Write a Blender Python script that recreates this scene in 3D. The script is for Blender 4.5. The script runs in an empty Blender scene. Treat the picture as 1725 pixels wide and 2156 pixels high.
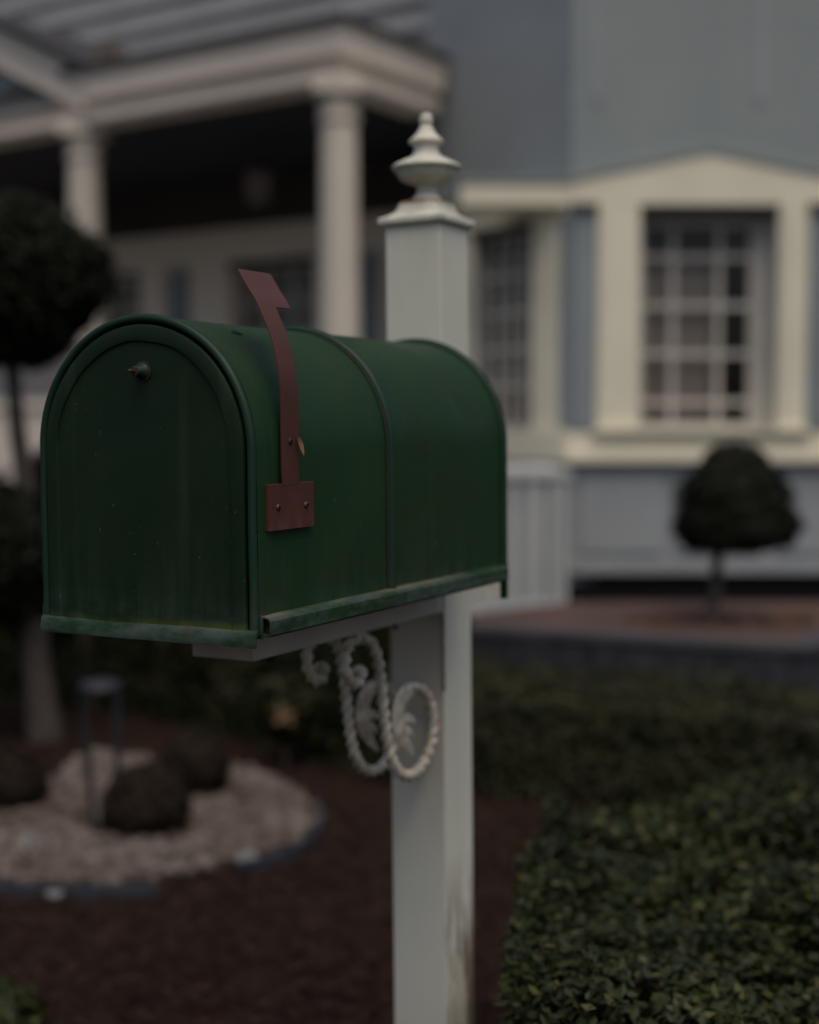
import bpy, bmesh, math, random
from mathutils import Vector, Matrix, noise
random.seed(7)
PI = math.pi
sc = bpy.context.scene
COL = sc.collection

# ---------------------------------------------------------------- camera numbers (recovered by fitting the mailbox)
FPX, PITCH, CZ = 2937.0, 0.0627, 1.27          # focal length for a frame 1725 wide, pitch down, eye height
def ray(x, y):
    a, v = (x - 862.5) / FPX, (1078 - y) / FPX
    c, s = math.cos(PITCH), math.sin(PITCH)
    return Vector((a, c + s * v, -s + c * v))
CAM = Vector((0, 0, CZ))
def at_depth(x, y, Y):
    d = ray(x, y); return CAM + d * (Y / d.y)
def at_level(x, y, z=0.0):
    d = ray(x, y); return CAM + d * ((z - CZ) / d.z)

# ---------------------------------------------------------------- node helpers
def new_mat(name):
    m = bpy.data.materials.new(name); m.use_nodes = True
    nt = m.node_tree; b = nt.nodes["Principled BSDF"]
    return m, nt, b
def N(nt, typ, **kw):
    n = nt.nodes.new(typ)
    for k, v in kw.items():
        if k in n.inputs: n.inputs[k].default_value = v
        else: setattr(n, k, v)
    return n
def coords(nt, scale=(1, 1, 1)):
    tc = N(nt, "ShaderNodeTexCoord"); mp = N(nt, "ShaderNodeMapping")
    mp.inputs["Scale"].default_value = scale
    nt.links.new(tc.outputs["Object"], mp.inputs["Vector"]); return mp.outputs["Vector"]
def noise_fac(nt, scale, detail=4, rough=.55, lo=.4, hi=.6, stretch=(1, 1, 1)):
    n = N(nt, "ShaderNodeTexNoise", Scale=scale, Detail=detail, Roughness=rough)
    nt.links.new(coords(nt, stretch), n.inputs["Vector"])
    r = N(nt, "ShaderNodeMapRange"); r.inputs["From Min"].default_value = lo; r.inputs["From Max"].default_value = hi
    nt.links.new(n.outputs["Fac"], r.inputs["Value"]); return r.outputs["Result"]
def mix(nt, fac, a, b):
    m = N(nt, "ShaderNodeMix", data_type='RGBA')
    if isinstance(fac, (int, float)): m.inputs[0].default_value = fac
    else: nt.links.new(fac, m.inputs[0])
    for i, c in ((6, a), (7, b)):
        if isinstance(c, tuple): m.inputs[i].default_value = (*c, 1) if len(c) == 3 else c
        else: nt.links.new(c, m.inputs[i])
    return m.outputs[2]
def mul(nt, a, b, op='MULTIPLY'):
    m = N(nt, "ShaderNodeMath", operation=op)
    for i, c in ((0, a), (1, b)):
        if isinstance(c, (int, float)): m.inputs[i].default_value = c
        else: nt.links.new(c, m.inputs[i])
    return m.outputs[0]
def bump(nt, b, h, strength=.3, dist=.002):
    bp = N(nt, "ShaderNodeBump", Strength=strength, Distance=dist)
    nt.links.new(h, bp.inputs["Height"]); nt.links.new(bp.outputs["Normal"], b.inputs["Normal"])
def band(nt, axis, lo, hi):
    """0..1 ramp of the object coordinate along an axis"""
    s = N(nt, "ShaderNodeSeparateXYZ"); nt.links.new(coords(nt), s.inputs[0])
    r = N(nt, "ShaderNodeMapRange"); r.inputs["From Min"].default_value = lo; r.inputs["From Max"].default_value = hi
    nt.links.new(s.outputs[axis], r.inputs["Value"]); return r.outputs["Result"]

def simple(name, c1, c2=None, scale=8, rough=.7, bs=0, bd=.002, stretch=(1, 1, 1), metallic=0, spec=.5, detail=4):
    m, nt, b = new_mat(name)
    b.inputs["Roughness"].default_value = rough; b.inputs["Metallic"].default_value = metallic
    b.inputs["Specular IOR Level"].default_value = spec
    f = noise_fac(nt, scale, detail, lo=.35, hi=.65, stretch=stretch)
    nt.links.new(mix(nt, f, c1, c2 or tuple(v * .8 for v in c1)), b.inputs["Base Color"])
    if bs: bump(nt, b, noise_fac(nt, scale * 6, 5, lo=0, hi=1), bs, bd)
    return m

# ---------------------------------------------------------------- materials
GREEN = (.0078, .0350, .0098)
def green_paint(name, worn=0.0, yellow=0.0, base=GREEN):
    m, nt, b = new_mat(name)
    c = mix(nt, noise_fac(nt, 9, 5, lo=.35, hi=.7), base, tuple(v * k for v, k in zip(base, (1.5, .8, .8))))
    olive = noise_fac(nt, 6, 3, lo=.52, hi=.75)
    c = mix(nt, mul(nt, olive, .35), c, (.022, .036, .007))
    streak = noise_fac(nt, 28, 5, lo=.60, hi=.78, stretch=(1, 1, .06))
    c = mix(nt, mul(nt, streak, .38), c, (.027, .048, .028))
    c = mix(nt, mul(nt, mul(nt, band(nt, 2, .12, .01), noise_fac(nt, 40, 6, .7, lo=.45, hi=.7, stretch=(1, 1, .10))), .45), c, (.040, .056, .038))
    speck = noise_fac(nt, 150, 2, lo=.73, hi=.77)
    c = mix(nt, mul(nt, speck, .45), c, (.10, .13, .10))
    # chalky wear toward the bottom edge
    low = band(nt, 2, .040, .000)
    w = mul(nt, low, noise_fac(nt, 34, 6, .7, lo=.42, hi=.66, stretch=(.45, .45, 1)))
    c = mix(nt, mul(nt, w, .55), c, (.040, .072, .060))
    if yellow:
        yl = mul(nt, band(nt, 2, .013, .005), mul(nt, noise_fac(nt, 14, 3, lo=.40, hi=.6), yellow))
        c = mix(nt, yl, c, (.075, .085, .012))
    if worn:
        ww = noise_fac(nt, 46, 7, .72, lo=.44, hi=.62, stretch=(.35, .35, 1))
        c = mix(nt, mul(nt, ww, worn), c, (.064, .088, .078))
        rr = noise_fac(nt, 24, 5, lo=.64, hi=.72)
        c = mix(nt, mul(nt, rr, .5), c, (.07, .050, .028))
        crease = mul(nt, band(nt, 2, .0160, .0178), noise_fac(nt, 22, 5, lo=.42, hi=.6, stretch=(.5, .5, 1)))
        c = mix(nt, mul(nt, crease, .8), c, (.13, .115, .075))
    nt.links.new(c, b.inputs["Base Color"])
    ro = N(nt, "ShaderNodeMapRange"); ro.inputs["To Min"].default_value = .42; ro.inputs["To Max"].default_value = .62
    nt.links.new(noise_fac(nt, 12, 5, lo=.3, hi=.7), ro.inputs["Value"]); nt.links.new(ro.outputs["Result"], b.inputs["Roughness"])
    b.inputs["Specular IOR Level"].default_value = .26
    h = mul(nt, noise_fac(nt, 5, 2, lo=0, hi=1), mul(nt, noise_fac(nt, 260, 4, lo=0, hi=1), .05), 'ADD')
    bump(nt, b, h, .35, .006)
    return m
M = {}
M['green'] = green_paint('mailbox_green')
M['green_door'] = green_paint('mailbox_door_green', yellow=.9, base=(.0038, .0180, .0060))  # base darkened to carry the shade on the front face
M['green_worn'] = green_paint('mailbox_green_worn', worn=.75)
M['green_rim'] = green_paint('mailbox_green_rim', base=(.0060, .030, .017))
M['gap'] = simple('dark_gap', (.003, .004, .003), rough=1, spec=0)
M['rust'] = simple('rust_brown', (.030, .018, .010), (.010, .016, .010), 40, .9)
def flag_mat():
    m, nt, b = new_mat('flag_faded_red')
    c = mix(nt, noise_fac(nt, 30, 6, lo=.35, hi=.7), (.074, .0190, .0090), (.052, .0135, .0060))
    c = mix(nt, mul(nt, band(nt, 2, .22, .34), .65), c, (.082, .033, .031))  # paler tip: sky light on the bent top, painted in
    c = mix(nt, mul(nt, noise_fac(nt, 40, 5, lo=.62, hi=.72, stretch=(1, 1, .3)), .5), c, (.045, .022, .008))
    c = mix(nt, mul(nt, mul(nt, band(nt, 2, .125, .095), noise_fac(nt, 90, 5, lo=.45, hi=.65, stretch=(1, 1, .15))), .4), c, (.15, .095, .10))
    nt.links.new(c, b.inputs["Base Color"]); b.inputs["Roughness"].default_value = .62
    bump(nt, b, noise_fac(nt, 200, 5, lo=0, hi=1), .25, .001)
    return m
M['flag'] = flag_mat()
M['flag_edge'] = simple('flag_edge', (.20, .12, .11), (.06, .02, .02), 60, .7)
M['screw'] = simple('screw_zinc', (.13, .10, .085), (.06, .035, .022), 300, .5, metallic=.6)
M['brass'] = simple('brass_pin', (.13, .105, .08), (.06, .045, .035), 200, .4, metallic=.8)
M['screw_rust'] = simple('screw_rust', (.045, .032, .022), (.025, .016, .011), 300, .7, metallic=.3)
def post_mat():
    m, nt, b = new_mat('post_white_paint')
    c = mix(nt, noise_fac(nt, 3, 4, lo=.3, hi=.7), (.66, .655, .57), (.57, .565, .49))
    c = mix(nt, mul(nt, noise_fac(nt, 16, 6, lo=.5, hi=.75, stretch=(1, 1, .2)), .30), c, (.42, .40, .34))
    # worn through to wood low on the right-hand face
    low = mul(nt, band(nt, 2, .66, .50), mul(nt, band(nt, 0, .040, .0445), 1.0))
    peel = noise_fac(nt, 20, 6, .75, lo=.46, hi=.51, stretch=(1, 1.6, .18))
    c = mix(nt, mul(nt, low, peel), c, (.20, .155, .12))
    bounce_tint = mul(nt, mul(nt, band(nt, 2, .62, .92), band(nt, 2, 1.07, 1.05)), band(nt, 1, -.043, -.0447))
    c = mix(nt, mul(nt, bounce_tint, .65), c, (.46, .38, .31))  # warm bounce light below the arm, painted into the front face
    spots = noise_fac(nt, 30, 3, lo=.72, hi=.75)
    c = mix(nt, mul(nt, spots, .7), c, (.13, .12, .08))
    nt.links.new(c, b.inputs["Base Color"]); b.inputs["Roughness"].default_value = .55
    bump(nt, b, noise_fac(nt, 60, 5, lo=0, hi=1, stretch=(1, 1, .25)), .25, .0015)
    return m
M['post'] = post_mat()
M['arm'] = simple('arm_paint', (.56, .50, .44), (.48, .42, .37), 14, .6, .2)
M['cap'] = simple('cap_paint', (.60, .60, .52), (.50, .47, .40), 40, .55, .2)
M['cap_rust'] = simple('cap_rust', (.22, .10, .045), (.42, .36, .28), 45, .7)
M['scroll'] = simple('scroll_iron_paint', (.76, .70, .58), (.42, .34, .25), 60, .6, .3)
M['seam'] = simple('rust_seam', (.24, .15, .09), (.38, .34, .28), 50, .8)

M['cream'] = simple('cream_trim', (.76, .71, .57), (.69, .65, .52), 1.5, .6, .1)
M['cream_warm'] = simple('warm_trim', (.60, .54, .46), (.54, .49, .42), 1.5, .6, .1)
M['white_trim'] = simple('white_trim', (.43, .44, .435), (.37, .385, .385), 2, .6)
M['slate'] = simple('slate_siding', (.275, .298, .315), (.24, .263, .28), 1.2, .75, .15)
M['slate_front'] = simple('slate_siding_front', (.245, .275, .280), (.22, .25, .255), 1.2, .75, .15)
M['shutter'] = simple('blue_shutter', (.265, .298, .320), (.23, .262, .285), 3, .6)
M['skirt'] = simple('skirt_paint', (.315, .335, .350), (.275, .29, .31), 2, .65)
M['lap'] = simple('lap_siding', (.42, .43, .445), (.37, .38, .395), 1.5, .7)
M['lap_dark'] = simple('lap_shadow_board', (.225, .215, .235), (.20, .19, .21), 1.5, .8)  # darker tone paints in the shade under each lap
M['wall_low'] = simple('porch_wall', (.70, .61, .53), (.64, .56, .48), 1.2, .7)
M['porch_trim'] = simple('porch_trim', (.80, .70, .60), (.74, .65, .56), 1.5, .6, .1)
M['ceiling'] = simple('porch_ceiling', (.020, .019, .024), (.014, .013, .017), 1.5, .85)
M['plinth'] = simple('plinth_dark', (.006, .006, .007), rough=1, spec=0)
M['shingle'] = simple('roof_edge', (.035, .035, .042), (.022, .022, .028), 20, .85)
M['muntin'] = simple('muntin_white', (.50, .47, .43), (.44, .42, .385), 4, .5)
M['curtain'] = simple('curtain_grey', (.36, .315, .30), (.29, .25, .24), 3, .9, stretch=(4, 4, .4))
M['curtain_pale'] = simple('curtain_pale', (.55, .50, .48), (.45, .41, .40), 3, .9, stretch=(4, 4, .4))
M['room'] = simple('room_dark', (.012, .010, .011), rough=1, spec=0)
M['lantern'] = simple('lantern_metal', (.16, .13, .12), (.09, .07, .07), 9, .5)
def glass_mat():
    m, nt, b = new_mat('window_glass')
    out = nt.nodes['Material Output']; nt.nodes.remove(b)
    tr = N(nt, "ShaderNodeBsdfTransparent"); tr.inputs[0].default_value = (.82, .82, .82, 1)
    gl = N(nt, "ShaderNodeBsdfGlossy"); gl.inputs["Roughness"].default_value = .06; gl.inputs[0].default_value = (.9, .9, .9, 1)
    mx = N(nt, "ShaderNodeMixShader"); mx.inputs[0].default_value = .02
    nt.links.new(tr.outputs[0], mx.inputs[1]); nt.links.new(gl.outputs[0], mx.inputs[2]); nt.links.new(mx.outputs[0], out.inputs[0])
    return m
M['glass'] = glass_mat()
M['stone_wall'] = simple('planter_stone', (.0315, .0336, .0434), (.0140, .0147, .0210), 5, .8, .3, .01, stretch=(3, 3, .4))
M['stone_rim'] = simple('planter_rim', (.055, .052, .060), (.038, .036, .044), 4, .8)
M['edging'] = simple('edging_metal', (.0330, .0390, .0570), (.0180, .0216, .0330), 12, .6)
M['hoop'] = simple('hoop_metal', (.020, .022, .030), (.012, .014, .020), 20, .55)
M['trunk'] = simple('bark', (.0630, .0420, .0288), (.0330, .0228, .0168), 16, .9, .5, .01, stretch=(1, 1, .3))
M['trunk_grey'] = simple('bark_grey', (.0700, .0575, .0500), (.0425, .0325, .0275), 16, .9, .5, .01)
M['dryleaf'] = simple('dry_leaf', (.20, .115, .06), (.15, .085, .04), 90, .7)
M['debris'] = simple('roof_debris', (.11, .075, .050), (.06, .045, .035), 30, .8)
M['mark'] = simple('pencil_mark', (.006, .012, .010), rough=.7)
M['chalk'] = simple('chalk_scuff', (.10, .15, .12), rough=.8)

def leaf_mat(name, dark, light, rough=.5, tip=None):
    m, nt, b = new_mat(name)
    g = N(nt, "ShaderNodeNewGeometry")
    c = mix(nt, g.outputs["Random Per Island"], dark, light)
    f = noise_fac(nt, 3.5, 3, lo=.35, hi=.65)
    c = mix(nt, mul(nt, f, .6), c, tuple(v * .45 for v in dark))
    if tip:
        p = N(nt, "ShaderNodeMath", operation='GREATER_THAN'); p.inputs[1].default_value = .9
        nt.links.new(g.outputs["Random Per Island"], p.inputs[0])
        c = mix(nt, mul(nt, p.outputs[0], .7), c, tip)
    nt.links.new(c, b.inputs["Base Color"]); b.inputs["Roughness"].default_value = rough
    b.inputs["Specular IOR Level"].default_value = .22
    return m
M['leaf_hedge'] = leaf_mat('hedge_leaf', (.0090, .0165, .0055), (.0400, .0470, .0110), .5, (.075, .070, .024))
M['leaf_mid'] = leaf_mat('mid_hedge_leaf', (.0210, .0238, .0084), (.0406, .0420, .0140), .55)
M['leaf_dark'] = leaf_mat('topiary_leaf', (.0070, .0091, .0049), (.0196, .0210, .0091), .6)
M['leaf_brown'] = leaf_mat('brown_bush_leaf', (.0140, .0070, .0056), (.0280, .0182, .0098), .7)
M['leaf_topi'] = leaf_mat('topiary_olive_leaf', (.0056, .0063, .0028), (.0154, .0154, .0056), .6)
M['leaf_left'] = leaf_mat('left_hedge_leaf', (.016, .019, .007), (.050, .050, .018), .6)
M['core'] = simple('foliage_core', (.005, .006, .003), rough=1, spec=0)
def mulch_mat():
    m, nt, b = new_mat('mulch_ground')
    c = mix(nt, noise_fac(nt, 1.2, 4, lo=.3, hi=.7), (.0200, .0115, .0088), (.0130, .0078, .0062))
    v = N(nt, "ShaderNodeTexVoronoi", Scale=34); nt.links.new(coords(nt, (1, .6, 1)), v.inputs["Vector"])
    r = N(nt, "ShaderNodeMapRange"); nt.links.new(v.outputs["Color"], r.inputs["Value"])
    c = mix(nt, mul(nt, r.outputs["Result"], .45), c, (.031, .0185, .0145))
    nt.links.new(c, b.inputs["Base Color"]); b.inputs["Roughness"].default_value = .95
    b.inputs['Specular IOR Level'].default_value = .05
    bump(nt, b, v.outputs["Distance"], .6, .02)
    return m
M['mulch'] = mulch_mat()
def chip_mat():
    m, nt, b = new_mat('bark_chip')
    g = N(nt, "ShaderNodeNewGeometry")
    nt.links.new(mix(nt, g.outputs["Random Per Island"], (.011, .0068, .0055), (.037, .0225, .0175)), b.inputs["Base Color"])
    b.inputs["Roughness"].default_value = .9; b.inputs['Specular IOR Level'].default_value = .06; return m
M['chip'] = chip_mat()
def pebble_mat():
    m, nt, b = new_mat('white_pebble')
    g = N(nt, "ShaderNodeNewGeometry")
    c = mix(nt, g.outputs["Random Per Island"], (.048, .036, .031), (.175, .147, .130))
    nt.links.new(mix(nt, mul(nt, noise_fac(nt, 3, 3, lo=.45, hi=.7), .5), c, (.05, .028, .020)), b.inputs["Base Color"])
    b.inputs["Roughness"].default_value = .8; b.inputs['Specular IOR Level'].default_value = .15; return m
M['pebble'] = pebble_mat()
M['pebble_blue'] = simple('grey_stone', (.16, .165, .165), (.11, .115, .12), 12, .8)

# ---------------------------------------------------------------- object helpers
def link(o, parent=None, label=None, cat=None, group=None, kind=None):
    COL.objects.link(o)
    if parent is not None: o.parent = parent
    for k, v in (('label', label), ('category', cat), ('group', group), ('kind', kind)):
        if v: o[k] = v
    return o
def thing(name, label, cat, loc=(0, 0, 0), group=None, matrix=None):
    o = bpy.data.objects.new(name, None); o.empty_display_size = .1
    link(o, None, label, cat, group)
    if matrix is not None: o.matrix_world = matrix
    else: o.location = loc
    return o
def obj(name, bm, mats, parent=None, smooth=False, **kw):
    me = bpy.data.meshes.new(name)
    bmesh.ops.recalc_face_normals(bm, faces=bm.faces) if kw.pop('recalc', True) else None
    bm.to_mesh(me); bm.free()
    for m in (mats if isinstance(mats, (list, tuple)) else [mats]): me.materials.append(m)
    if smooth:
        me.shade_smooth()
        me.set_sharp_from_angle(angle=math.radians(38))
    o = bpy.data.objects.new(name, me)
    return link(o, parent, **kw)
def raw(name, vs, fs, mats, parent=None, idx=None, **kw):
    me = bpy.data.meshes.new(name); me.from_pydata(vs, [], fs)
    for m in (mats if isinstance(mats, (list, tuple)) else [mats]): me.materials.append(m)
    if idx: me.polygons.foreach_set('material_index', idx)
    me.update(); o = bpy.data.objects.new(name, me); return link(o, parent, **kw)
def prism(bm, pts, axis_vec, mi=0):
    """extrude a planar polygon (list of Vectors) by a vector"""
    a = [bm.verts.new(p) for p in pts]; b = [bm.verts.new(Vector(p) + Vector(axis_vec)) for p in pts]
    n = len(pts); fs = [bm.faces.new(a), bm.faces.new(list(reversed(b)))]
    for i in range(n): fs.append(bm.faces.new((a[i], b[i], b[(i + 1) % n], a[(i + 1) % n])))
    for f in fs: f.material_index = mi
    return fs
def box(bm, x0, x1, y0, y1, z0, z1, mi=0, bev=0):
    r = bmesh.ops.create_cube(bm, size=1, matrix=Matrix.Translation(((x0+x1)/2, (y0+y1)/2, (z0+z1)/2)) @ Matrix.Diagonal((abs(x1-x0), abs(y1-y0), abs(z1-z0), 1)))
    vs = r['verts']
    fs = {f for v in vs for f in v.link_faces}
    for f in fs: f.material_index = mi
    if bev:
        es = list({e for v in vs for e in v.link_edges})
        bmesh.ops.bevel(bm, geom=es, offset=bev, segments=2, affect='EDGES', profile=.6)
def lathe(bm, prof, c=(0, 0, 0), seg=32, axis='Z', mi=0, M4=None):
    rings = []
    for r, h in prof:
        ring = []
        for i in range(seg):
            a = 2*PI*i/seg; p = Vector((r*math.cos(a), r*math.sin(a), h))
            if M4 is not None: p = M4 @ p
            ring.append(bm.verts.new(p + Vector(c)))
        rings.append(ring)
    for a, b in zip(rings, rings[1:]):
        for i in range(seg):
            f = bm.faces.new((a[i], a[(i+1) % seg], b[(i+1) % seg], b[i])); f.material_index = mi
    for ring in (rings[0], rings[-1]):
        if prof[rings.index(ring)][0] > 1e-4: bm.faces.new(ring).material_index = mi
def sweep(bm, pts, rad, seg=10, closed=False, twist=0, ell=1.0, mi=0, up=Vector((1, 0, 0)), cap=True):
    """tube along points; rad scalar or list; ell squashes one axis; twist rad per metre"""
    pts = [Vector(p) for p in pts]; n = len(pts); rings = []; L = 0
    for i, p in enumerate(pts):
        t = (pts[min(i+1, n-1)] - pts[max(i-1, 0)]).normalized()
        if i: L += (p - pts[i-1]).length
        a = up.cross(t)
        if a.length < 1e-3: a = Vector((0, 1, 0)).cross(t)
        a.normalize(); b = t.cross(a).normalized()
        r = rad[i] if isinstance(rad, (list, tuple)) else rad
        ring = []
        for k in range(seg):
            th = 2*PI*k/seg; ca, sa = math.cos(th)*r, math.sin(th)*r*ell
            ph = twist*L
            u, v = ca*math.cos(ph) - sa*math.sin(ph), ca*math.sin(ph) + sa*math.cos(ph)
            ring.append(bm.verts.new(p + a*u + b*v))
        rings.append(ring)
    for A, B in zip(rings, rings[1:]):
        for k in range(seg): bm.faces.new((A[k], A[(k+1) % seg], B[(k+1) % seg], B[k])).material_index = mi
    if cap:
        bm.faces.new(rings[0]).material_index = mi; bm.faces.new(rings[-1]).material_index = mi
def catmull(P, n=10):
    P = [Vector(p) for p in P]; out = []
    for i in range(len(P)-1):
        p0, p1, p2, p3 = P[max(i-1, 0)], P[i], P[i+1], P[min(i+2, len(P)-1)]
        for k in range(n):
            t = k/n
            out.append(.5*((2*p1) + (p2-p0)*t + (2*p0-5*p1+4*p2-p3)*t*t + (3*p1-p0-3*p2+p3)*t**3))
    out.append(P[-1]); return out

# ================================================================ MAILBOX (local frame: x right across, y back along, z up)
YAW, TILT = .5053, .0086
R, H, L = .1440, .3313, .598
cu = Vector((math.cos(YAW), -math.sin(YAW), 0))
FR = CAM + Vector((-.1549, 1.4093, -.2143))            # front, right, bottom corner
ROT = Matrix.Rotation(-TILT, 4, 'Y') @ Matrix.Rotation(-YAW, 4, 'Z')
MB = Matrix.Translation(FR - (ROT @ Vector((R, 0, 0)))) @ ROT
MBI = MB.inverted()
lc = MBI @ CAM
def loc_ray(x, y): return (MBI.to_3x3() @ ray(x, y))
def on_x(px, py, X):      # hit the local plane x = X
    d = loc_ray(px, py); return lc + d * ((X - lc.x) / d.x)
def on_y(px, py, Y):
    d = loc_ray(px, py); return lc + d * ((Y - lc.y) / d.y)

mailbox = thing('mailbox', 'large green arched metal mailbox with worn paint on a white post', 'mailbox', matrix=MB)
def arch_pts(r, y, zc=H-R, z0=0.0, n=40, ins=0.0):
    p = [Vector((-r, y, z0))]
    for i in range(n+1):
        a = PI - PI*i/n; p.append(Vector((r*math.cos(a), y, zc + r*math.sin(a))))
    p.append(Vector((r, y, z0))); return p
def dent(p):
    n = noise.noise(Vector((p.x*9, p.y*7, p.z*9)))
    return n * .0012
# shell
bm = bmesh.new(); rb = R-.003
NY = 46; rings = []
for j in range(NY+1):
    y = .004 + (L-.006)*j/NY
    base = arch_pts(rb, y, n=48); side = []
    for k in range(1, 9): side.append(Vector((-rb, y, (H-R)*k/9)))
    pts = [base[0]] + side + base[1:-1] + [Vector((rb, y, (H-R)*k/9)) for k in range(8, 0, -1)] + [base[-1]]
    ring = []
    for p in pts:
        c = Vector((0, y, min(p.z, H-R))); d = (p-c); d.normalize() if d.length else None
        ring.append(bm.verts.new(p + d*dent(p)))
    rings.append(ring)
for a, b in zip(rings, rings[1:]):
    for i in range(len(a)-1): bm.faces.new((a[i], a[i+1], b[i+1], b[i]))
bm.faces.new(rings[-1])                                              # back plate
body = obj('body', bm, M['green'], mailbox, smooth=True)
bm = bmesh.new(); box(bm, -rb+.002, rb-.002, .006, L-.004, -.001, .004); obj('floor_plate', bm, M['green_worn'], mailbox)
# ribs (rolled beads around the arch)
def rib(y, r, name, mat, zb=0.0, prot=0.0, yw=1.0):
    bm = bmesh.new(); pts = []
    rr = R - r + prot
    for p in arch_pts(rr, y, n=72, z0=zb): pts.append(p)
    dense = []
    for a, b in zip(pts, pts[1:]):
        m = max(1, int((b-a).length/.006))
        for k in range(m): dense.append(a.lerp(b, k/m))
    dense.append(pts[-1])
    dense = [p + Vector((0, noise.noise(p*14)*.0008, 0)) for p in dense]
    sweep(bm, dense, r, seg=14, up=Vector((0, 1, 0)), ell=1.0)
    for v in bm.verts: v.co.y = y + (v.co.y-y)*yw
    return obj(name, bm, mat, mailbox, smooth=True)
rim = rib(.0, .0047, 'front_rim', M['green_rim'], .0, .0008)
rib(.2795, .0058, 'rib', M['green_rim'], .016, .0040)
rib(L-.005, .0058, 'rib', M['green_rim'], .016, .0040)
# collar: the flared strip just behind the front rim
bm = bmesh.new(); rg = []
for y, r in ((.003, R+.0002), (.010, R-.0004), (.022, R-.0012), (.031, R-.0024), (.036, R-.0036)):
    rg.append([bm.verts.new(p) for p in arch_pts(r, y, n=60)])
for a, b in zip(rg, rg[1:]):
    for i in range(len(a)-1): bm.faces.new((a[i], a[i+1], b[i+1], b[i]))
obj('collar', bm, M['green'], mailbox, smooth=True)
# dark rusty seam in front of the middle bead
for yy in (.2700,):
    bm = bmesh.new(); rg = []
    for y in (yy, yy+.005):
        rg.append([bm.verts.new(p) for p in arch_pts(R-.0016, y, n=60, z0=.012)])
    for i in range(len(rg[0])-1): bm.faces.new((rg[0][i], rg[0][i+1], rg[1][i+1], rg[1][i]))
    obj('seam', bm, M['rust'], mailbox)
# dark reveal behind the door
bm = bmesh.new(); prism(bm, arch_pts(R-.0075, .0012, n=60, z0=.002), (0, .002, 0)); obj('door_reveal', bm, M['gap'], mailbox)
# door: raised border band, stepped inner panel, bottom lip
def inner_arch(off, y, z0, n=60): return arch_pts(R-off, y, n=n, z0=z0)
bm = bmesh.new()
lv = [(.0112, .0005), (.0107, -.0030), (.0116, -.0046), (.0150, -.0056), (.0245, -.0056), (.0275, -.0052), (.0286, -.0034), (.0300, -.0030)]
rg = []
for k, (off, y) in enumerate(lv):
    pts = inner_arch(off, y, .002)
    if k >= 5: pts = [p + Vector((noise.noise(p*30)*.0011, 0, noise.noise(p*30+Vector((5,5,5)))*.0011)) for p in pts]
    def fade(p):
        if k < 3: return p
        t = min(1, max(0, (p.z-.13)/.09)); t = t*t*(3-2*t); f = .22 + .78*t if p.x < 0 else .05 + .95*t
        return Vector((p.x, -.0056 + (p.y+.0056)*f, p.z))
    rg.append([bm.verts.new(fade(p)) for p in pts])
for a, b in zip(rg, rg[1:]):
    for i in range(len(a)-1): bm.faces.new((a[i], a[i+1], b[i+1], b[i]))
last = rg[-1]; half = len(last)//2                                   # panel: bridge left and right halves
for i in range(half):
    a, b, c, d = last[i], last[i+1], last[-2-i], last[-1-i]
    if b == c: bm.faces.new((a, b, d)); break
    # split across into strips so the sheet can buckle slightly
    bm.faces.new((a, b, c, d))
es = [e for e in bm.edges if e.verts[0] in last and e.verts[1] in last and abs(e.verts[0].co.x-e.verts[1].co.x) > .02]
bmesh.ops.subdivide_edges(bm, edges=es, cuts=14, use_grid_fill=True)
for v in bm.verts:
    if abs(v.co.x) < R-.031: v.co.y += noise.noise(v.co*9)*.0016 - .0004
door = obj('door', bm, M['green_door'], mailbox, smooth=True)
bm = bmesh.new()
prof = [(-.0030, .0050), (-.0056, .0046), (-.0064, .0036), (-.0076, .0020), (-.0084, -.0030), (-.0094, -.0085), (-.0090, -.0128), (-.0072, -.0125), (-.0066, -.0050), (-.0050, -.0010), (-.0030, .0000)]
nx = 36; rg = []
for i in range(nx+1):
    x = -R+.0010 + (2*R+.0030)*i/nx
    rg.append([bm.verts.new((x, py + noise.noise(Vector((x*20, pz*40, 3)))*.0009, pz + noise.noise(Vector((x*16, 9, 0)))*.0010)) for py, pz in prof])
for a, b in zip(rg, rg[1:]):
    for i in range(len(prof)): bm.faces.new((a[i], a[(i+1) % len(prof)], b[(i+1) % len(prof)], b[i]))
bm.faces.new(rg[0]); bm.faces.new(rg[-1])
obj('door_lip', bm, M['green_worn'], door, smooth=True)
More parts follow.
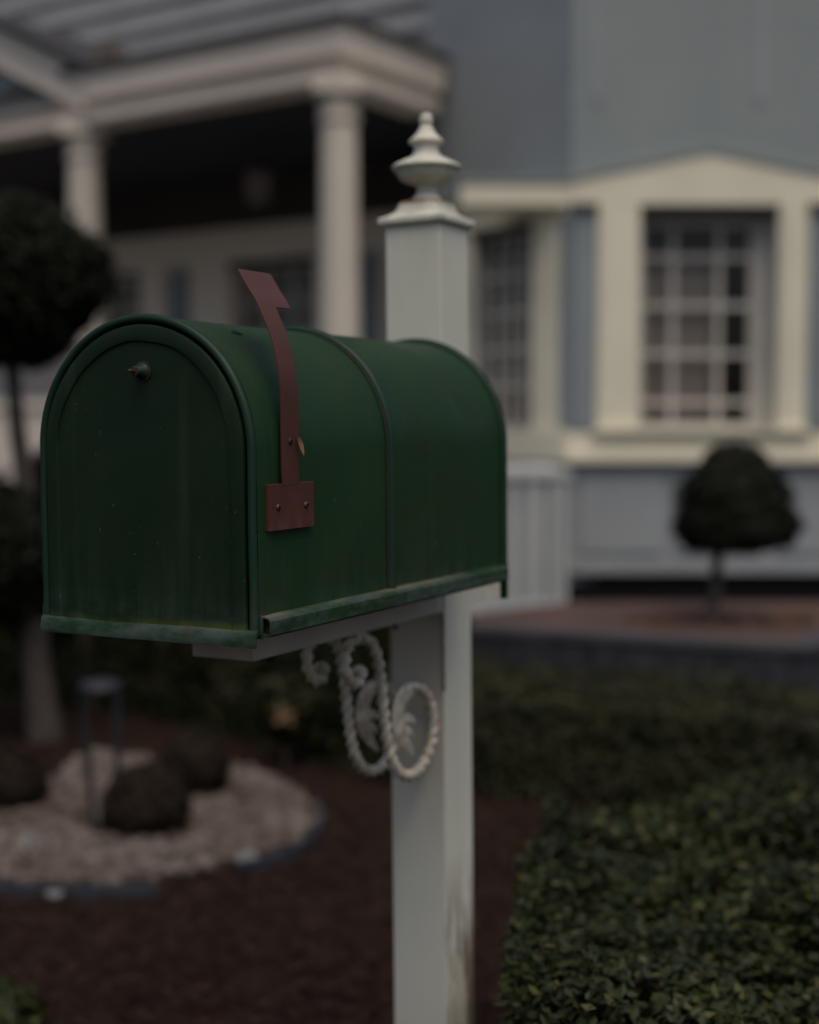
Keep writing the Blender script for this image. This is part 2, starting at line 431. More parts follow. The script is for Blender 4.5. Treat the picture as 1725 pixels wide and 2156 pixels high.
# side rails: folded channel, open at the front end
for s in (1, -1):
    bm = bmesh.new()
    pr = [(R-.003, .0185), (R+.0035, .0180), (R+.0090, .0165), (R+.0112, .0135), (R+.0112, -.0005), (R+.0092, -.0030), (R+.0020, -.0032)]
    inn = [(R-.003, .0168), (R+.0032, .0164), (R+.0082, .0150), (R+.0097, .0127), (R+.0097, .0003), (R+.0085, -.0014), (R+.0020, -.0018)]
    sec = pr + inn[::-1]; rg = []
    m = 40
    for j in range(m+1):
        y = .008 + (L-.024)*j/m
        dz = noise.noise(Vector((y*14, s*4, 2)))*.0010; dx = noise.noise(Vector((y*18, s*7, 5)))*.0008
        rg.append([bm.verts.new((s*(a+dx*(1 if a > R else 0)), y, b+dz)) for a, b in sec])
    for a, b in zip(rg, rg[1:]):
        for i in range(len(sec)): bm.faces.new((a[i], a[(i+1) % len(sec)], b[(i+1) % len(sec)], b[i]))
    for ring in (rg[0], rg[-1]):
        for i in range(len(pr)-1): bm.faces.new((ring[i], ring[i+1], ring[-2-i], ring[-1-i]))
    obj('side_rail', bm, M['green_worn'], mailbox)
    bm = bmesh.new(); box(bm, s*(R-.001), s*(R+.0088), .016, .03, -.001, .0155); obj('rail_plug', bm, M['rust'], mailbox)
    bm = bmesh.new(); box(bm, s*(R-.006), s*(R+.0015), .0060, .0085, -.005, .019); obj('hinge_tab', bm, M['green_worn'], mailbox)
# rear plate tab, hanging below the rail at the back corner
bm = bmesh.new(); box(bm, R-.006, R+.0030, L-.0075, L+.0005, -.030, .02); obj('rear_tab', bm, M['green'], mailbox)
# knob
kp = on_y(300, 782, -.0045)
Mk = Matrix.Rotation(PI/2, 4, 'X')      # +z -> -y
bm = bmesh.new()
lathe(bm, [(.0088, .0), (.0091, .0012), (.0082, .0025), (.0074, .0032), (.0066, .0062), (.0046, .0088), (.0040, .0110)], kp, 28, M4=Mk)
lathe(bm, [(.0004, .0104), (.0050, .0105), (.0056, .0112), (.0054, .0126), (.0042, .0132), (.0022, .0132)], kp, 28, M4=Mk, mi=1)
knob = obj('knob', bm, [M['green_rim'], M['screw_rust']], door, smooth=True)
bm = bmesh.new(); lathe(bm, [(.0019, .0128), (.0019, .0215), (.0014, .0222), (.0004, .0223)], kp, 16, M4=Mk)
box(bm, kp.x-.0022, kp.x-.0006, kp.y-.0245, kp.y-.0218, kp.z+.0002, kp.z+.0016)
obj('knob_pin', bm, M['brass'], door, smooth=True)
bm = bmesh.new(); lathe(bm, [(.0108, -.0008), (.0108, .0004), (.0090, .0006)], kp, 28, M4=Mk); obj('knob_washer', bm, M['rust'], door)
# flag: plate, curved arm bent in over the dome, square tip
fx = lambda zx: 450 + zx/3.383
fy = lambda zy: 525 + zy/3.383
XP = R + .0016
pl = [on_x(fx(380), fy(1670), XP), on_x(fx(705), fy(1660), XP), on_x(fx(700), fy(1975), XP), on_x(fx(388), fy(2008), XP)]
w0 = on_x(fx(480), fy(1660), XP).y; w1 = on_x(fx(601), fy(1664), XP).y
zt, zb = (pl[0].z+pl[1].z)/2, (pl[2].z+pl[3].z)/2
lefts = [(484, 1655), (480, 1500), (477, 1300), (475, 1150), (470, 1000), (458, 880), (438, 770), (412, 660), (375, 550), (325, 432), (290, 355), (228, 255), (165, 142)]
prof = []
for zx, zy in lefts:
    p = on_y(fx(zx), fy(zy), w0); prof.append((p.x, p.z))
prof[0] = (XP, zt)
off = XP - prof[1][0]
prof = [prof[0]] + [(max(x + off*max(0, 1-i/4), -1), z) for i, (x, z) in enumerate(prof[1:], 1)]
sm = catmull([Vector((x, 0, z)) for x, z in prof], 5)
th = .0014
tipz = on_y(fx(415), fy(388), w0).z
ztop = prof[-1][1]
# right end of the tip
wr_t = w0 + (380-165)/(601-484)*(w1-w0)*1.03
tip_i = min(range(len(sm)), key=lambda i: abs(sm[i].z - (prof[9][1] + .004)))
bm = bmesh.new()
flag_cells = []
def quadstrip(pts, ya, yb):
    """sheet of given thickness following pts (x,z) between ya and yb"""
    fr = []
    for i, p in enumerate(pts):
        t = (pts[min(i+1, len(pts)-1)] - pts[max(i-1, 0)]).normalized()
        n = Vector((t.z, 0, -t.x))
        A = ya(i) if callable(ya) else ya; B = yb(i) if callable(yb) else yb
        fr.append([bm.verts.new((p.x, A, p.z)), bm.verts.new((p.x, B, p.z)), bm.verts.new((p.x+n.x*th, B, p.z+n.z*th)), bm.verts.new((p.x+n.x*th, A, p.z+n.z*th))])
    for a, b in zip(fr, fr[1:]):
        for k in range(4):
            bm.faces.new((a[k], a[(k+1) % 4], b[(k+1) % 4], b[k]))
    bm.faces.new(fr[0]); bm.faces.new(fr[-1])
quadstrip(sm[:tip_i+1], w0, w1)
quadstrip(sm[tip_i:], w0, wr_t)
flag = obj('flag', bm, M['flag'], mailbox, smooth=True)
bm = bmesh.new(); box(bm, R-.0030, XP+.0014, pl[0].y, pl[1].y, zb, zt, bev=.0005); box(bm, XP, XP+.0016, w0, w1, zt-.0015, zt+.010)
plate = obj('flag_plate', bm, M['flag'], flag)
def screw(p, n_axis, parent, r=.0034, mat='screw', rotd=20):
    bm = bmesh.new(); Mx = Matrix.Rotation(PI/2, 4, 'Y')   # +z -> +x
    lathe(bm, [(r*1.02, -.001), (r*1.02, .0006), (r*.9, .0014), (r*.55, .0019), (.0001, .0020)], p, 20, M4=Mx)
    for a in (0, 90):
        Mt = Matrix.Translation(p) @ Matrix.Rotation(math.radians(a+rotd), 4, 'X')
        rr = bmesh.ops.create_cube(bm, size=1, matrix=Mt @ Matrix.Translation((.0018, 0, 0)) @ Matrix.Diagonal((.0010, r*1.15, r*.24, 1)))
        for f in {f for v in rr['verts'] for f in v.link_faces}: f.material_index = 1
    return obj('screw', bm, [M[mat], M['gap']], parent, smooth=True)
for zx, zy, mt, rd in ((460, 1838, 'screw', 15), (658, 1820, 'screw', 40), (545, 1368, 'screw_rust', 5)):
    p = on_x(fx(zx), fy(zy), XP+.0014)
    pp = screw(p, None, flag, mat=mt, rotd=rd)
# cast outline where the plate rubbed the paint
bm = bmesh.new()
box(bm, R-.0034, R-.0028, pl[0].y-.0035, pl[0].y-.0022, zb-.062, zt+.028)
obj('scuff', bm, M['chalk'], mailbox)
# small pencil-like scribble on the dome behind the rim
bm = bmesh.new()
c0 = lc.copy()
def on_dome(px, py):
    d = loc_ray(px, py); z0 = H-R; r = R-.0022
    A = d.x**2+d.z**2; B = 2*(lc.x*d.x+(lc.z-z0)*d.z); C = lc.x**2+(lc.z-z0)**2-r*r
    disc = max(B*B-4*A*C, 0); t = (-B-math.sqrt(disc))/(2*A); return lc + d*t
for strk in ([(488, 694), (493, 697), (491, 700), (497, 698), (500, 702)], [(496, 695), (502, 699), (499, 703), (506, 704), (510, 702)], [(487, 698), (495, 702), (505, 700), (512, 705)]):
    sweep(bm, [on_dome(*q) for q in strk], .0005, seg=5)
obj('scribble', bm, M['mark'], mailbox)

# dry leaf caught behind the flag arm
bm = bmesh.new()
A = on_x(fx(590), fy(1335), XP+.003); B = on_x(fx(630), fy(1468), XP+.006)
ax = (B-A); side = Vector((0, 1, .35)).normalized()
ls = []
for k in range(9):
    t = k/8; w = .0050*math.sin(PI*min(1, .12+t*.88))**.8 if k < 8 else .0003
    c = A.lerp(B, t) + side*(.001*math.sin(PI*t))
    ls.append([bm.verts.new(MB @ (c - side*w*.7 + Vector((.002, 0, 0)))), bm.verts.new(MB @ c), bm.verts.new(MB @ (c + side*w*.7 + Vector((.0025, 0, 0))))])
for a, b in zip(ls, ls[1:]):
    for i in range(2): bm.faces.new((a[i], a[i+1], b[i+1], b[i]))
obj('dry_leaf', bm, M['dryleaf'], smooth=True, label='small tan dry leaf caught behind the red mailbox flag', cat='leaf')

# ================================================================ POST
PB = MB.copy()
post_w0, pw = .6035, .0890
base_l = MBI @ Vector((MB.translation.x, MB.translation.y, 0))
zg = -MB.translation.z                                     # ground in local z (approx.)
PM = MB @ Matrix.Translation((0, post_w0+pw/2, zg-.02))
PM = PM @ Matrix.Rotation(-.0022, 4, 'Y')
post = thing('mailbox_post', 'white painted square post with turned finial and scrolled iron brackets', 'post', matrix=PM)
PMI = PM.inverted(); T_ = PMI @ MB
dz = -(zg-.02); dy = -(post_w0+pw/2)                       # mailbox local -> post local
cap_corner = on_y(929, 463, post_w0)
ptop = cap_corner.z + dz
bm = bmesh.new(); hp = pw/2
seg = 40
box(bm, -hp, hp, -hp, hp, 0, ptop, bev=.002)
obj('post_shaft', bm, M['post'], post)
# arm with its seam against the post
aw, ah = .0880, .0560
bm = bmesh.new(); box(bm, -aw/2, aw/2, .1365+dy, post_w0-.0006+dy, -ah+dz, -.0045+dz, bev=.0018)
obj('support_arm', bm, M['arm'], post)
bm = bmesh.new(); box(bm, -aw/2, aw/2, hp+.0004, .812+dy, -ah+dz, -.0045+dz, bev=.0018)
obj('support_arm', bm, M['cap'], post)
bm = bmesh.new(); box(bm, hp-.0035, hp+.0008, -hp-.0012, -hp+.0030, -.17+dz, -.004+dz); box(bm, -hp-.0006, -hp+.0025, -hp-.0012, -hp+.002, -.20+dz, -ah+dz)
obj('rust_seam', bm, M['seam'], post)
# cap: flange, ogee, rust ring, turned finial
zk = .000182
bm = bmesh.new()
def sq_ring(h, z, c=.003): 
    return [bm.verts.new((sx*h, sy*h, z)) for sx, sy in ((-1, -1), (1, -1), (1, 1), (-1, 1))]
rg = [sq_ring(max(h*.870, .0455 if z < 0 else 0), ptop+z) for h, z in ((.0450, -.004), (.0475, -.0035), (.0550, -.0005), (.0590, .0), (.0600, .0020), (.0600, .0070), (.0585, .0095), (.0520, .0115), (.0440, .0150), (.0385, .0195), (.0355, .0250), (.0345, .0300), (.0300, .0345), (.0230, .0365))]
for a, b in zip(rg, rg[1:]):
    for i in range(4): bm.faces.new((a[i], a[(i+1) % 4], b[(i+1) % 4], b[i]))
bm.faces.new(rg[-1]); bm.faces.new(rg[0])
for f in bm.faces:
    if f.calc_center_median().z > ptop+.0310: f.material_index = 1
cap = obj('cap', bm, [M['cap'], M['cap_rust']], post)
bm = bmesh.new()
fp = [(1085-855, .0220), (235, .0215), (1060-840, .0225)]
P = [(.0215, .0362), (.0220, .0385), (.0205, .0405), (.0165, .0440), (.0145, .0500), (.0145, .0545), (.0170, .0580), (.0190, .0592), (.0300, .0625), (.0385, .0670), (.0425, .0730), (.0435, .0770), (.0485, .0800), (.0505, .0830), (.0500, .0850), (.0455, .0885), (.0370, .0925), (.0280, .0965), (.0215, .1000), (.0190, .1040), (.0180, .1090), (.0178, .1140), (.0200, .1165), (.0235, .1180), (.0255, .1200), (.0250, .1222), (.0215, .1250), (.0165, .1300), (.0125, .1350), (.0105, .1400), (.0092, .1430), (.0085, .1450), (.0098, .1465), (.0100, .1500), (.0092, .1550), (.0080, .1590), (.0050, .1608), (.0002, .1610)]
lathe(bm, [(r, ptop+h) for r, h in P], (0, 0, 0), 40)
obj('finial', bm, M['cap'], cap, smooth=True)
# scroll brackets (both copied from the same bends)
zxv = lambda a: (500 + a/1.8158)*.75
zyv = lambda a: (1600 + a/1.8158)*.75
def bracket(xl, name='scroll_bracket'):
    XB = .0290
    main = [(918, 520), (935, 500), (960, 520), (958, 560), (930, 580), (900, 560), (880, 505), (882, 430), (910, 370), (960, 345), (1010, 368), (1040, 440), (1055, 540), (1068, 660), (1080, 780), (1092, 880), (1110, 960), (1145, 1022), (1190, 1045), (1240, 1025), (1280, 965), (1310, 880), (1322, 790), (1312, 700), (1285, 630), (1245, 598), (1200, 602), (1165, 640)]
    pts = [on_x(zxv(a), zyv(b), XB) for a, b in main]
    pts = catmull(pts, 14)
    sh = min(0, post_w0-.0062-max(p.y for p in pts)); q = [Vector((xl, p.y+sh+dy, p.z+dz)) for p in pts]
    n = len(q); rad = [.0088*min(1, .45+i/(n*.12)) * (1 if i < n*.9 else max(.55, 1-(i-n*.9)/(n*.1)*.45)) for i in range(n)]
    bm = bmesh.new()
    sweep(bm, q, rad, seg=10, twist=180, ell=.62)
    o = obj(name, bm, M['scroll'], post, smooth=True)
    # acanthus leaf curling down inside the lower loop, with two barbs
    def P_(a, b_): p = on_x(zxv(a), zyv(b_), XB); return Vector((xl, p.y+sh+dy, p.z+dz))
    cl = catmull([P_(a, b_) for a, b_ in ((1225, 600), (1185, 625), (1158, 675), (1148, 740), (1152, 800), (1172, 850), (1196, 895), (1222, 935))], 6)
    m = len(cl); rl = [max(.0018, .0185*math.sin(PI*min(1, .10+.90*i/(m-1)))**.7*(1-.25*(i/m))) for i in range(m)]
    bm = bmesh.new(); sweep(bm, cl, rl, seg=10, ell=.30, up=Vector((1, 0, 0)))
    for bb in (((1155, 765), (1188, 752), (1212, 755), (1228, 772)), ((1165, 828), (1190, 815), (1208, 822), (1218, 842))):
        c2 = catmull([P_(a, b_) for a, b_ in bb], 5); m2 = len(c2)
        sweep(bm, c2, [.0100*(1-.7*i/(m2-1)) for i in range(m2)], seg=8, ell=.5)
    obj('scroll_leaf', bm, M['scroll'], o, smooth=True)
    # ties to the arm and to the post
    bm = bmesh.new()
    topz = max(v.z for v in q); topy = max((v for v in q), key=lambda v: v.z).y
    box(bm, xl-.004, xl+.004, topy-.012, topy+.012, topz-.001, -ah+dz)
    my = max(q, key=lambda v: v.y)
    obj('bracket_tie', bm, M['scroll'], o); bm = bmesh.new()
    box(bm, xl-.004, xl+.004, my.y-.002, -hp, my.z-.012, my.z+.012)
    obj('bracket_tie', bm, M['scroll'], o)
    return o
bracket(.0290); bracket(-.0290)
# small hooks and bolt head under the arm
bm = bmesh.new()
for zx, zy in ((485, 462),):
    p = on_x(zxv(zx), zyv(zy), .02); p = Vector((p.x, p.y+dy, 0))
    lathe(bm, [(.0001, -ah+dz-.014), (.005, -ah+dz-.013), (.0075, -ah+dz-.009), (.0075, -ah+dz-.005), (.004, -ah+dz-.003), (.004, -ah+dz+.001)], (p.x, p.y, 0), 16)
obj('bolt', bm, M['screw_rust'], post, smooth=True)
bm = bmesh.new()
hk = [(660, 400), (668, 450), (678, 500), (700, 540), (728, 548), (742, 520), (735, 490), (715, 485)]
pts = catmull([on_x(zxv(a), zyv(b), -.029) for a, b in hk], 6)
pts = [Vector((-.029, p.y+dy, min(p.z, -ah+.002)+dz)) for p in pts]
sweep(bm, pts, .0045, seg=8, twist=330, ell=.66); obj('scroll_hook', bm, M['scroll'], post, smooth=True)
bm = bmesh.new(); p = on_y(zxv(1115), zyv(290), post_w0)
lathe(bm, [(.0042, 0), (.0042, .0012), (.002, .002), (.0001, .002)], (p.x, -hp, p.z+dz), 14, M4=Mk); obj('nail_head', bm, M['screw_rust'], post)

# ================================================================ FOLIAGE HELPERS
def leaf(vs, fs, c, n, size, rnd):
    """one folded diamond leaf about centre c with rough normal n"""
    n = (n + Vector((rnd.uniform(-1, 1), rnd.uniform(-1, 1), rnd.uniform(-1, 1)))*.75).normalized()
    t = n.cross(Vector((rnd.uniform(-1, 1), rnd.uniform(-1, 1), rnd.uniform(-1, 1))))
    if t.length < 1e-3: t = Vector((1, 0, 0))
    t.normalize(); b = n.cross(t); s = size*rnd.uniform(.65, 1.25)
    i = len(vs)
    vs += [c - t*s*.5, c + b*s*.26 - n*s*.05, c + t*s*.5, c - b*s*.26 - n*s*.05]
    fs += [(i, i+1, i+2), (i, i+2, i+3)]
def crown_mesh(name, blobs, count, size, mats, parent, seed=1, **kw):
    """blobs: (centre, radii); leaves through the outer shell with lumps and gaps, dark core inside"""
    rnd = random.Random(seed); vs, fs = [], []
    tot = sum(r[0]*r[1]+r[1]*r[2]+r[0]*r[2] for _, r in blobs)
    for c, r in blobs:
        c = Vector(c); k = int(count*(r[0]*r[1]+r[1]*r[2]+r[0]*r[2])/tot)
        for _ in range(k):
            d = Vector((rnd.gauss(0, 1), rnd.gauss(0, 1), rnd.gauss(0, 1))).normalized()
            lump = 1 + .16*noise.noise(d*2.6 + c*3) + .10*noise.noise(d*7 + c)
            rr = lump*(1 - abs(rnd.gauss(0, .07)) + .02)
            p = c + Vector((d.x*r[0], d.y*r[1], d.z*r[2]))*rr
            leaf(vs, fs, p, d, size, rnd)
    nl = len(fs)
    for c, r in blobs:
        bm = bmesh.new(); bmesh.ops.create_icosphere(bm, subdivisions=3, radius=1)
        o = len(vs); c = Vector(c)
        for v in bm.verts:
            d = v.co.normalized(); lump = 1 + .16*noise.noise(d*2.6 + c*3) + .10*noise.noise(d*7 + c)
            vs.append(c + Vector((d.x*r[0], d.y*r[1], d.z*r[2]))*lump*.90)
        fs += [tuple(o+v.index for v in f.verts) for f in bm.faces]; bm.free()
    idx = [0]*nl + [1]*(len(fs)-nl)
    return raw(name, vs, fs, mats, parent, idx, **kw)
def inside(p, poly):
    c = False; n = len(poly)
    for i in range(n):
        a, b = poly[i], poly[(i+1) % n]
        if (a.y > p[1]) != (b.y > p[1]) and p[0] < (b.x-a.x)*(p[1]-a.y)/(b.y-a.y)+a.x: c = not c
    return c
def hedge(name, poly, h, dens, size, mat, seed, label, cat='hedge', bumpy=.03, side=1.0, sprigs=0, **kw):
    """clipped hedge over a footprint polygon"""
    rnd = random.Random(seed); vs, fs = [], []
    x0, x1 = min(p.x for p in poly), max(p.x for p in poly); y0, y1 = min(p.y for p in poly), max(p.y for p in poly)
    def top(x, y): return h + bumpy*noise.noise(Vector((x*3, y*3, seed))) + bumpy*.8*noise.noise(Vector((x*9, y*9, seed)))
    for _ in range(int((x1-x0)*(y1-y0)*dens)):
        x, y = rnd.uniform(x0, x1), rnd.uniform(y0, y1)
        if inside((x, y), poly): leaf(vs, fs, Vector((x, y, top(x, y) - abs(rnd.gauss(0, .022)) + .01)), Vector((0, 0, 1)), size, rnd)
    n = len(poly)
    for i in range(n):
        a, b = poly[i], poly[(i+1) % n]; ed = (b-a); L_ = ed.length
        nn = Vector((ed.y, -ed.x, 0)).normalized()
        if inside(((a+b)/2 + nn*.01)[:2], poly): nn = -nn
        for _ in range(int(L_*h*dens*side)):
            t = rnd.random(); z = rnd.random()*h; p = a.lerp(b, t)
            rr = bumpy*1.2*noise.noise(Vector((p.x*5, p.y*5, z*5))) - abs(rnd.gauss(0, .02)) - .03*max(0, (z/h-.8)/.2)**2
            leaf(vs, fs, Vector((p.x, p.y, z)) + nn*rr, (nn+Vector((0, 0, .3))).normalized(), size, rnd)
    for _ in range(sprigs):                                  # young shoots standing above the clipped surface
        x, y = rnd.uniform(x0, x1), rnd.uniform(y0, y1)
        if not inside((x, y), poly): continue
        lx, ly = rnd.uniform(-.35, .35), rnd.uniform(-.35, .35); hh = rnd.uniform(.02, .07)
        for k in range(rnd.randint(4, 8)):
            q = rnd.random()*hh; leaf(vs, fs, Vector((x+lx*q, y+ly*q, top(x, y)+q)), Vector((lx, ly, .8)), size*.9, rnd)
    nl = len(fs); c = sum(poly, Vector())/n; o = len(vs)
    ins = []
    for i in range(n):                                       # true inward offset of every edge
        a, b, d = poly[i-1], poly[i], poly[(i+1) % n]
        def inn(u, v):
            e = (v-u).normalized(); q = Vector((-e.y, e.x, 0)); m = (u+v)/2
            return q if inside((m+q*.01)[:2], poly) else -q
        n1, n2 = inn(a, b), inn(b, d); k = (n1+n2); k = k/max(.35, k.length_squared/2)
        ins.append(b + k*.055)
    vs += [Vector((p.x, p.y, 0)) for p in ins] + [Vector((p.x, p.y, h-.045-bumpy*.6)) for p in ins]
    fs += [tuple(o+n+i for i in range(n))] + [(o+i, o+(i+1) % n, o+n+(i+1) % n, o+n+i) for i in range(n)]
    return raw(name, vs, fs, [mat, M['core']], None, [0]*nl+[1]*(len(fs)-nl), label=label, cat=cat, **kw)
def trunk_bm(p0, p1, r0, r1, wob=.01, n=10, seed=0):
    bm = bmesh.new(); p0, p1 = Vector(p0), Vector(p1); pts = []; rad = []
    for i in range(n+1):
        t = i/n; w = Vector((noise.noise(Vector((t*3, seed, 0))), noise.noise(Vector((t*3, seed, 9))), 0))*wob*math.sin(PI*t)*2
        pts.append(p0.lerp(p1, t)+w); rad.append((r0*(1-t)+r1*t)*(1+.25*max(0, .15-t)/.15))
    sweep(bm, pts, rad, seg=10, up=Vector((1, 0, 0))); return bm

# ================================================================ GROUND
bm = bmesh.new()
bmesh.ops.create_grid(bm, x_segments=2, y_segments=2, size=60); 
for v in bm.verts: v.co.y += 40
obj('ground', bm, M['mulch'], kind='structure', label='dark reddish brown mulch ground of the front garden')
rnd = random.Random(3); vs, fs = [], []
for _ in range(15000):
    Y = 1.8 + 6.5*rnd.random()**1.3; x = rnd.uniform(-.42, .30)*Y
    s = rnd.uniform(.012, .034); w = s*rnd.uniform(.3, .6); a = rnd.uniform(0, PI); z = rnd.uniform(.002, .012)
    t = Vector((math.cos(a), math.sin(a), rnd.uniform(-.35, .35))); b = Vector((-math.sin(a), math.cos(a), rnd.uniform(-.4, .4)))
    c = Vector((x, Y, z+.006)); i = len(vs)
    vs += [c-t*s/2-b*w/2, c+t*s/2-b*w/2*.7, c+t*s/2+b*w/2, c-t*s/2*.8+b*w/2]; fs.append((i, i+1, i+2, i+3))
raw('mulch_chips', vs, fs, M['chip'], kind='stuff', label='loose reddish bark chips scattered over the garden bed', cat='mulch')

# ---------------------------------------------------------------- pebble island
outl = [(-260, 1790), (-200, 1870), (0, 1866), (150, 1876), (300, 1874), (400, 1850), (480, 1830), (550, 1812), (615, 1785), (650, 1742), (642, 1705), (605, 1672), (548, 1644), (480, 1632), (400, 1640), (330, 1620), (270, 1608), (190, 1598), (140, 1640), (60, 1680), (-60, 1700), (-200, 1720)]
isl = [at_level(x, y, 0) for x, y in outl]; isl = [Vector((p.x, p.y, 0)) for p in isl]
isl_s = catmull(isl + [isl[0]], 4)[:-1]
bm = bmesh.new(); f = bm.faces.new([bm.verts.new((p.x, p.y, .014)) for p in isl_s])
r = bmesh.ops.extrude_face_region(bm, geom=[f]); 
for v in r['geom']:
    if isinstance(v, bmesh.types.BMVert): v.co.z -= .014
obj('pebble_bed', bm, simple('pebble_base', (.05, .033, .028), (.03, .019, .016), 20, .95), kind='structure', label='raised base of the pale pebble island')
rnd = random.Random(11); vs, fs = [], []
ico = bmesh.new(); bmesh.ops.create_icosphere(ico, subdivisions=1, radius=1); iv = [v.co.copy() for v in ico.verts]; iff = [tuple(v.index for v in f.verts) for f in ico.faces]; ico.free()
x0, x1 = min(p.x for p in isl), max(p.x for p in isl); y0, y1 = min(p.y for p in isl), max(p.y for p in isl)
cnt = 0
while cnt < 5200:
    x, y = rnd.uniform(x0-.03, x1+.03), rnd.uniform(y0-.03, y1+.03)
    if not inside((x+rnd.gauss(0, .012), y+rnd.gauss(0, .02)), isl_s): continue
    cnt += 1; s = rnd.uniform(.010, .026); sx, sy, sz = s*rnd.uniform(.8, 1.3), s*rnd.uniform(.8, 1.2), s*rnd.uniform(.5, .9)
    a = rnd.uniform(0, PI); ca, sa = math.cos(a), math.sin(a); o = len(vs); zc = .014 + sz*.5 + rnd.random()*.012
    for v in iv:
        q = v*(1+rnd.uniform(-.15, .15)); X, Y = q.x*sx, q.y*sy
        vs.append((x+X*ca-Y*sa, y+X*sa+Y*ca, zc+q.z*sz))
    fs += [tuple(o+k for k in t) for t in iff]
raw('pebbles', vs, fs, M['pebble'], kind='stuff', label='pale pinkish white pebbles filling the rounded island bed', cat='pebbles')
def edging(px, label, name='garden_edging', h=.034):
    pts = catmull([at_level(x, y, 0) for x, y in px], 8); bm = bmesh.new(); rows = []
    for i, p in enumerate(pts):
        t = (pts[min(i+1, len(pts)-1)]-pts[max(i-1, 0)]).normalized(); n = Vector((t.y, -t.x, 0))*.007
        hh = h*(1+.2*noise.noise(p*4))
        rows.append([bm.verts.new(p+n), bm.verts.new(p+n+Vector((0, 0, hh))), bm.verts.new(p-n+Vector((0, 0, hh))), bm.verts.new(p-n)])
    for a, b in zip(rows, rows[1:]):
        for k in range(4): bm.faces.new((a[k], a[(k+1) % 4], b[(k+1) % 4], b[k]))
    bm.faces.new(rows[0]); bm.faces.new(rows[-1])
    obj(name, bm, M['edging'], label=label, cat='edging', group='strips of blue grey edging around the pebbles')
edging([(500, 1842), (570, 1824), (632, 1796), (668, 1765), (678, 1738), (668, 1704)], 'curved blue grey edging strip around the right end of the pebbles')
edging([(-200, 1882), (0, 1884), (120, 1890), (240, 1892), (330, 1888)], 'straight blue grey edging strip along the near left side of the pebbles')
def rock(px, py, s, label, mat='pebble_blue', sz=.6):
    c = at_level(px, py, 0); bm = bmesh.new(); bmesh.ops.create_icosphere(bm, subdivisions=3, radius=1)
    for v in bm.verts:
        k = 1 + .22*noise.noise(v.co*1.6+c*9) + .08*noise.noise(v.co*5)
        v.co = Vector((v.co.x*s*k, v.co.y*s*.8*k, max(v.co.z*s*sz*k, -.3*s*sz)+s*sz*.3+.01)) + c
    obj('stone', bm, M[mat], smooth=True, label=label, cat='stone', group='larger stones at the edge of the pebbles')
rock(62, 1800, .055, 'pale grey stone near the front left of the pebble island')
rock(520, 1822, .040, 'whitish stone beside the gap in the blue edging')
rock(115, 1895, .026, 'small pale stone that lies on the mulch in front of the left edging', sz=.5)

# ---------------------------------------------------------------- bushes, trees, hoop on the island
def ball(name, label, px, py, rpx, Y, mat, cnt, seed, cat='bush', zr=1.0, group=None, size=.022, rx=1.0):
    c = at_depth(px, py, Y); r = rpx*Y/FPX
    t = thing(name, label, cat, (c.x, Y, 0), group=group)
    o = Vector((0, 0, c.z))
    bl = [(o, (r*rx, r*rx, r*zr)), (o+Vector((r*.35, -r*.2, r*.1)), (r*.72, r*.7, r*.75*zr)), (o+Vector((-r*.35, .1*r, -r*.12)), (r*.72, r*.7, r*.75*zr))]
    crown_mesh('foliage', bl, cnt, size, [mat, M['core']], t, seed)
    bm = trunk_bm((0, 0, -.01), (0, 0, max(.05, c.z-r*.3)), .012, .009, 0); obj('stem', bm, M['trunk'], t, smooth=True)
    return t
G1 = 'round clipped bushes on the pebble island'
ball('ball_bush', 'dark round clipped bush nearest on the white pebbles, beside the metal hoop', 306, 1700, 90, 4.20, M['leaf_brown'], 7000, 21, group=G1)
ball('ball_bush', 'dark round bush behind right of the nearest one on the pebbles', 408, 1618, 74, 4.65, M['leaf_brown'], 5200, 22, group=G1)
ball('low_bush', 'brownish low bush at the left edge of the pebbles below the tree', 14, 1658, 78, 4.5, M['leaf_brown'], 5200, 23, rx=1.1)

def hoop():
    Y = 4.42; a = at_level(190, 1776, 0); z1 = at_depth(200, 1432, a.y).z
    t = thing('garden_hoop', 'thin dark blue metal hoop stake with flat top standing among the pebbles', 'garden stake', (a.x, a.y, 0))
    w = 60*a.y/FPX
    bm = bmesh.new()
    for nm, x0, x1 in (('leg', .012, -.014), ('leg', w+.01, w+.004)):
        bm = bmesh.new(); sweep(bm, [(x0, 0, -.01), (x0-.01, 0, .16), (x1, 0, z1-.03)], .0105, seg=8, up=Vector((1, 0, 0))); obj(nm, bm, M['hoop'], t, smooth=True)
    bm = bmesh.new(); lathe(bm, [(.006, z1-.035), (.060, z1-.030), (.064, z1-.022), (.058, z1-.008), (.035, z1+.002), (.001, z1+.006)], (w/2-.005, 0, 0), 24); obj('top_cap', bm, M['hoop'], t, smooth=True)
hoop()

